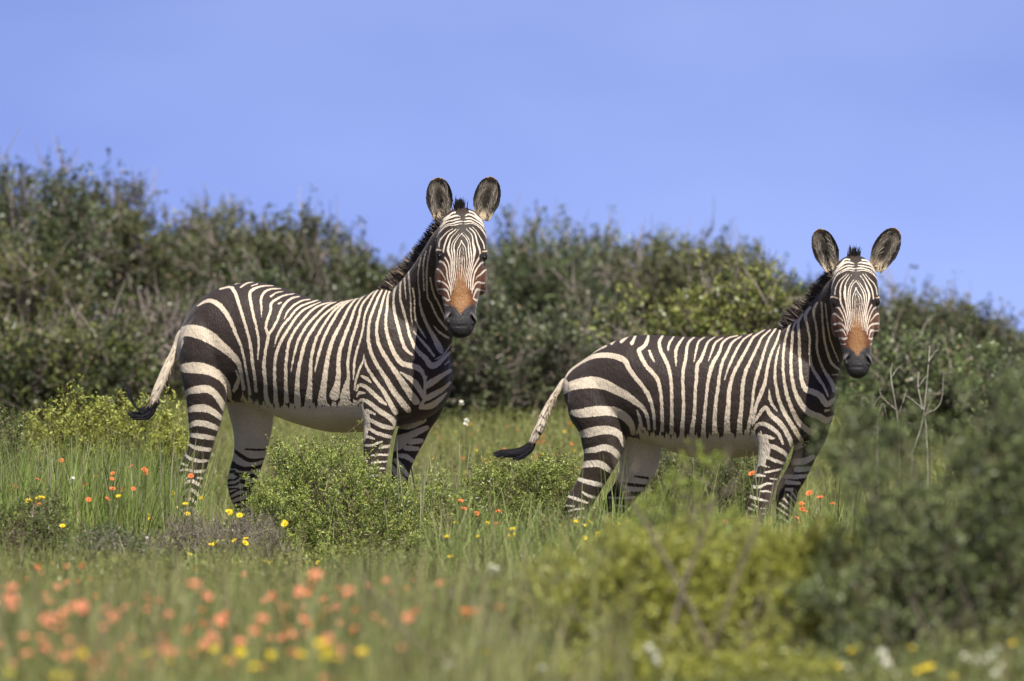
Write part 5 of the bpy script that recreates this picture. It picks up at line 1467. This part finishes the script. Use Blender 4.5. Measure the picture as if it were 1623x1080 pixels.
spots('yellow', [(341, 862), (372, 858), (388, 862), (334, 865), (451, 829), (452, 832), (363, 812), (380, 818), (366, 815), (390, 855), (372, 910), (378, 918), (300, 880), (420, 905), (430, 918), (600, 905), (505, 905), (640, 915), (60, 792), (52, 796), (66, 790), (46, 795), (557, 914), (549, 910), (490, 900)], 45.2, 1.1,
      'small yellow flower among the grey shrublet below the larger zebra', 'small yellow flowers by the grey shrublet', 'yellow_flower')
spots('yellow', [(812, 840), (808, 852), (815, 850), (800, 868), (846, 882), (820, 885), (750, 870), (775, 875), (893, 872), (940, 850), (968, 910), (922, 908), (855, 905), (950, 912), (890, 918), (828, 906), (870, 898), (980, 916)], 45, 1.1,
      'small yellow flower in the grass between the two zebras', 'small yellow flowers in the grass between the zebras', 'yellow_flower')
spots('orange', [(742, 805), (755, 815), (740, 830), (786, 832), (790, 812), (735, 808), (730, 795), (850, 905), (925, 885), (945, 880), (928, 912)], 46, 0.95, 'small orange flower in the grass between the two zebras', 'small orange flowers in the grass between the zebras', 'orange_flower')
spots('orange', [(1192, 752), (1270, 800), (1276, 812), (1272, 808), (1283, 783), (1148, 828), (1262, 822), (1268, 830), (1255, 838), (1245, 845), (1300, 790), (1205, 850), (1320, 800)], 46.5, 0.95, 'small orange flower by the front feet of the smaller zebra', 'small orange flowers by the front feet of the smaller zebra', 'orange_flower')
field('yellow', 24, 700, 1000, 41, 46.5, 0.14, 0.3, 0.6, 0.95, 'small yellow flower in the grass between the two zebras', 'small yellow flowers in the grass between the zebras', 'yellow_flower', 0.4, 0.08)
field('orange', 120, 640, 920, 56, 67, 0.04, 0.2, 0.4, 0.8, 'orange flower in the far patch between the two zebras', 'orange flowers in the far patch between the zebras', 'orange_flower', 0.5, 0.2)
field('yellow', 36, 640, 920, 56, 66, 0.04, 0.2, 0.4, 0.8, 'yellow flower in the far patch between the two zebras', 'yellow flowers in the far patch between the zebras', 'yellow_flower', 0.5, 0.2)
spots('white', [(740, 668), (738, 673), (731, 640)], 57, .95, 'white flower standing tall in the far patch between the two zebras', 'white flowers in the far patch between the zebras', 'white_flower')
spots('white', [(1035, 1040), (1028, 1030), (1040, 1050), (1398, 1045), (1405, 1055), (1400, 1035), (1545, 1048), (1560, 1052), (1582, 1032), (1590, 1060), (1578, 1070), (1530, 1045), (1570, 1045), (712, 1055), (705, 1060), (750, 1018), (858, 1062)], 28.3, .85,
      'blurred white flower low along the bottom edge', 'blurred white flowers along the bottom edge', 'white_flower')
spots('white', [(778, 900), (866, 908), (784, 905), (872, 904), (965, 968), (808, 965)], 33, .75, 'white flower above the grass at the bottom middle', 'white flowers at the bottom middle', 'white_flower')
spots('yellow', [(1350, 1032), (1465, 1060), (1455, 1065), (1475, 1058), (1330, 1058), (1445, 1028), (1510, 1072), (770, 1035), (1605, 1020)], 28.3, .8, 'blurred yellow flower at the foot of the dark bush', 'blurred yellow flowers at the foot of the dark bush', 'yellow_flower')
spots('white', [(262, 853), (232, 855), (275, 858), (115, 760), (98, 830), (268, 860)], 46, 0.7, 'tiny white flower in the grass below the larger zebra', 'tiny white flowers in the grass at left', 'white_flower')
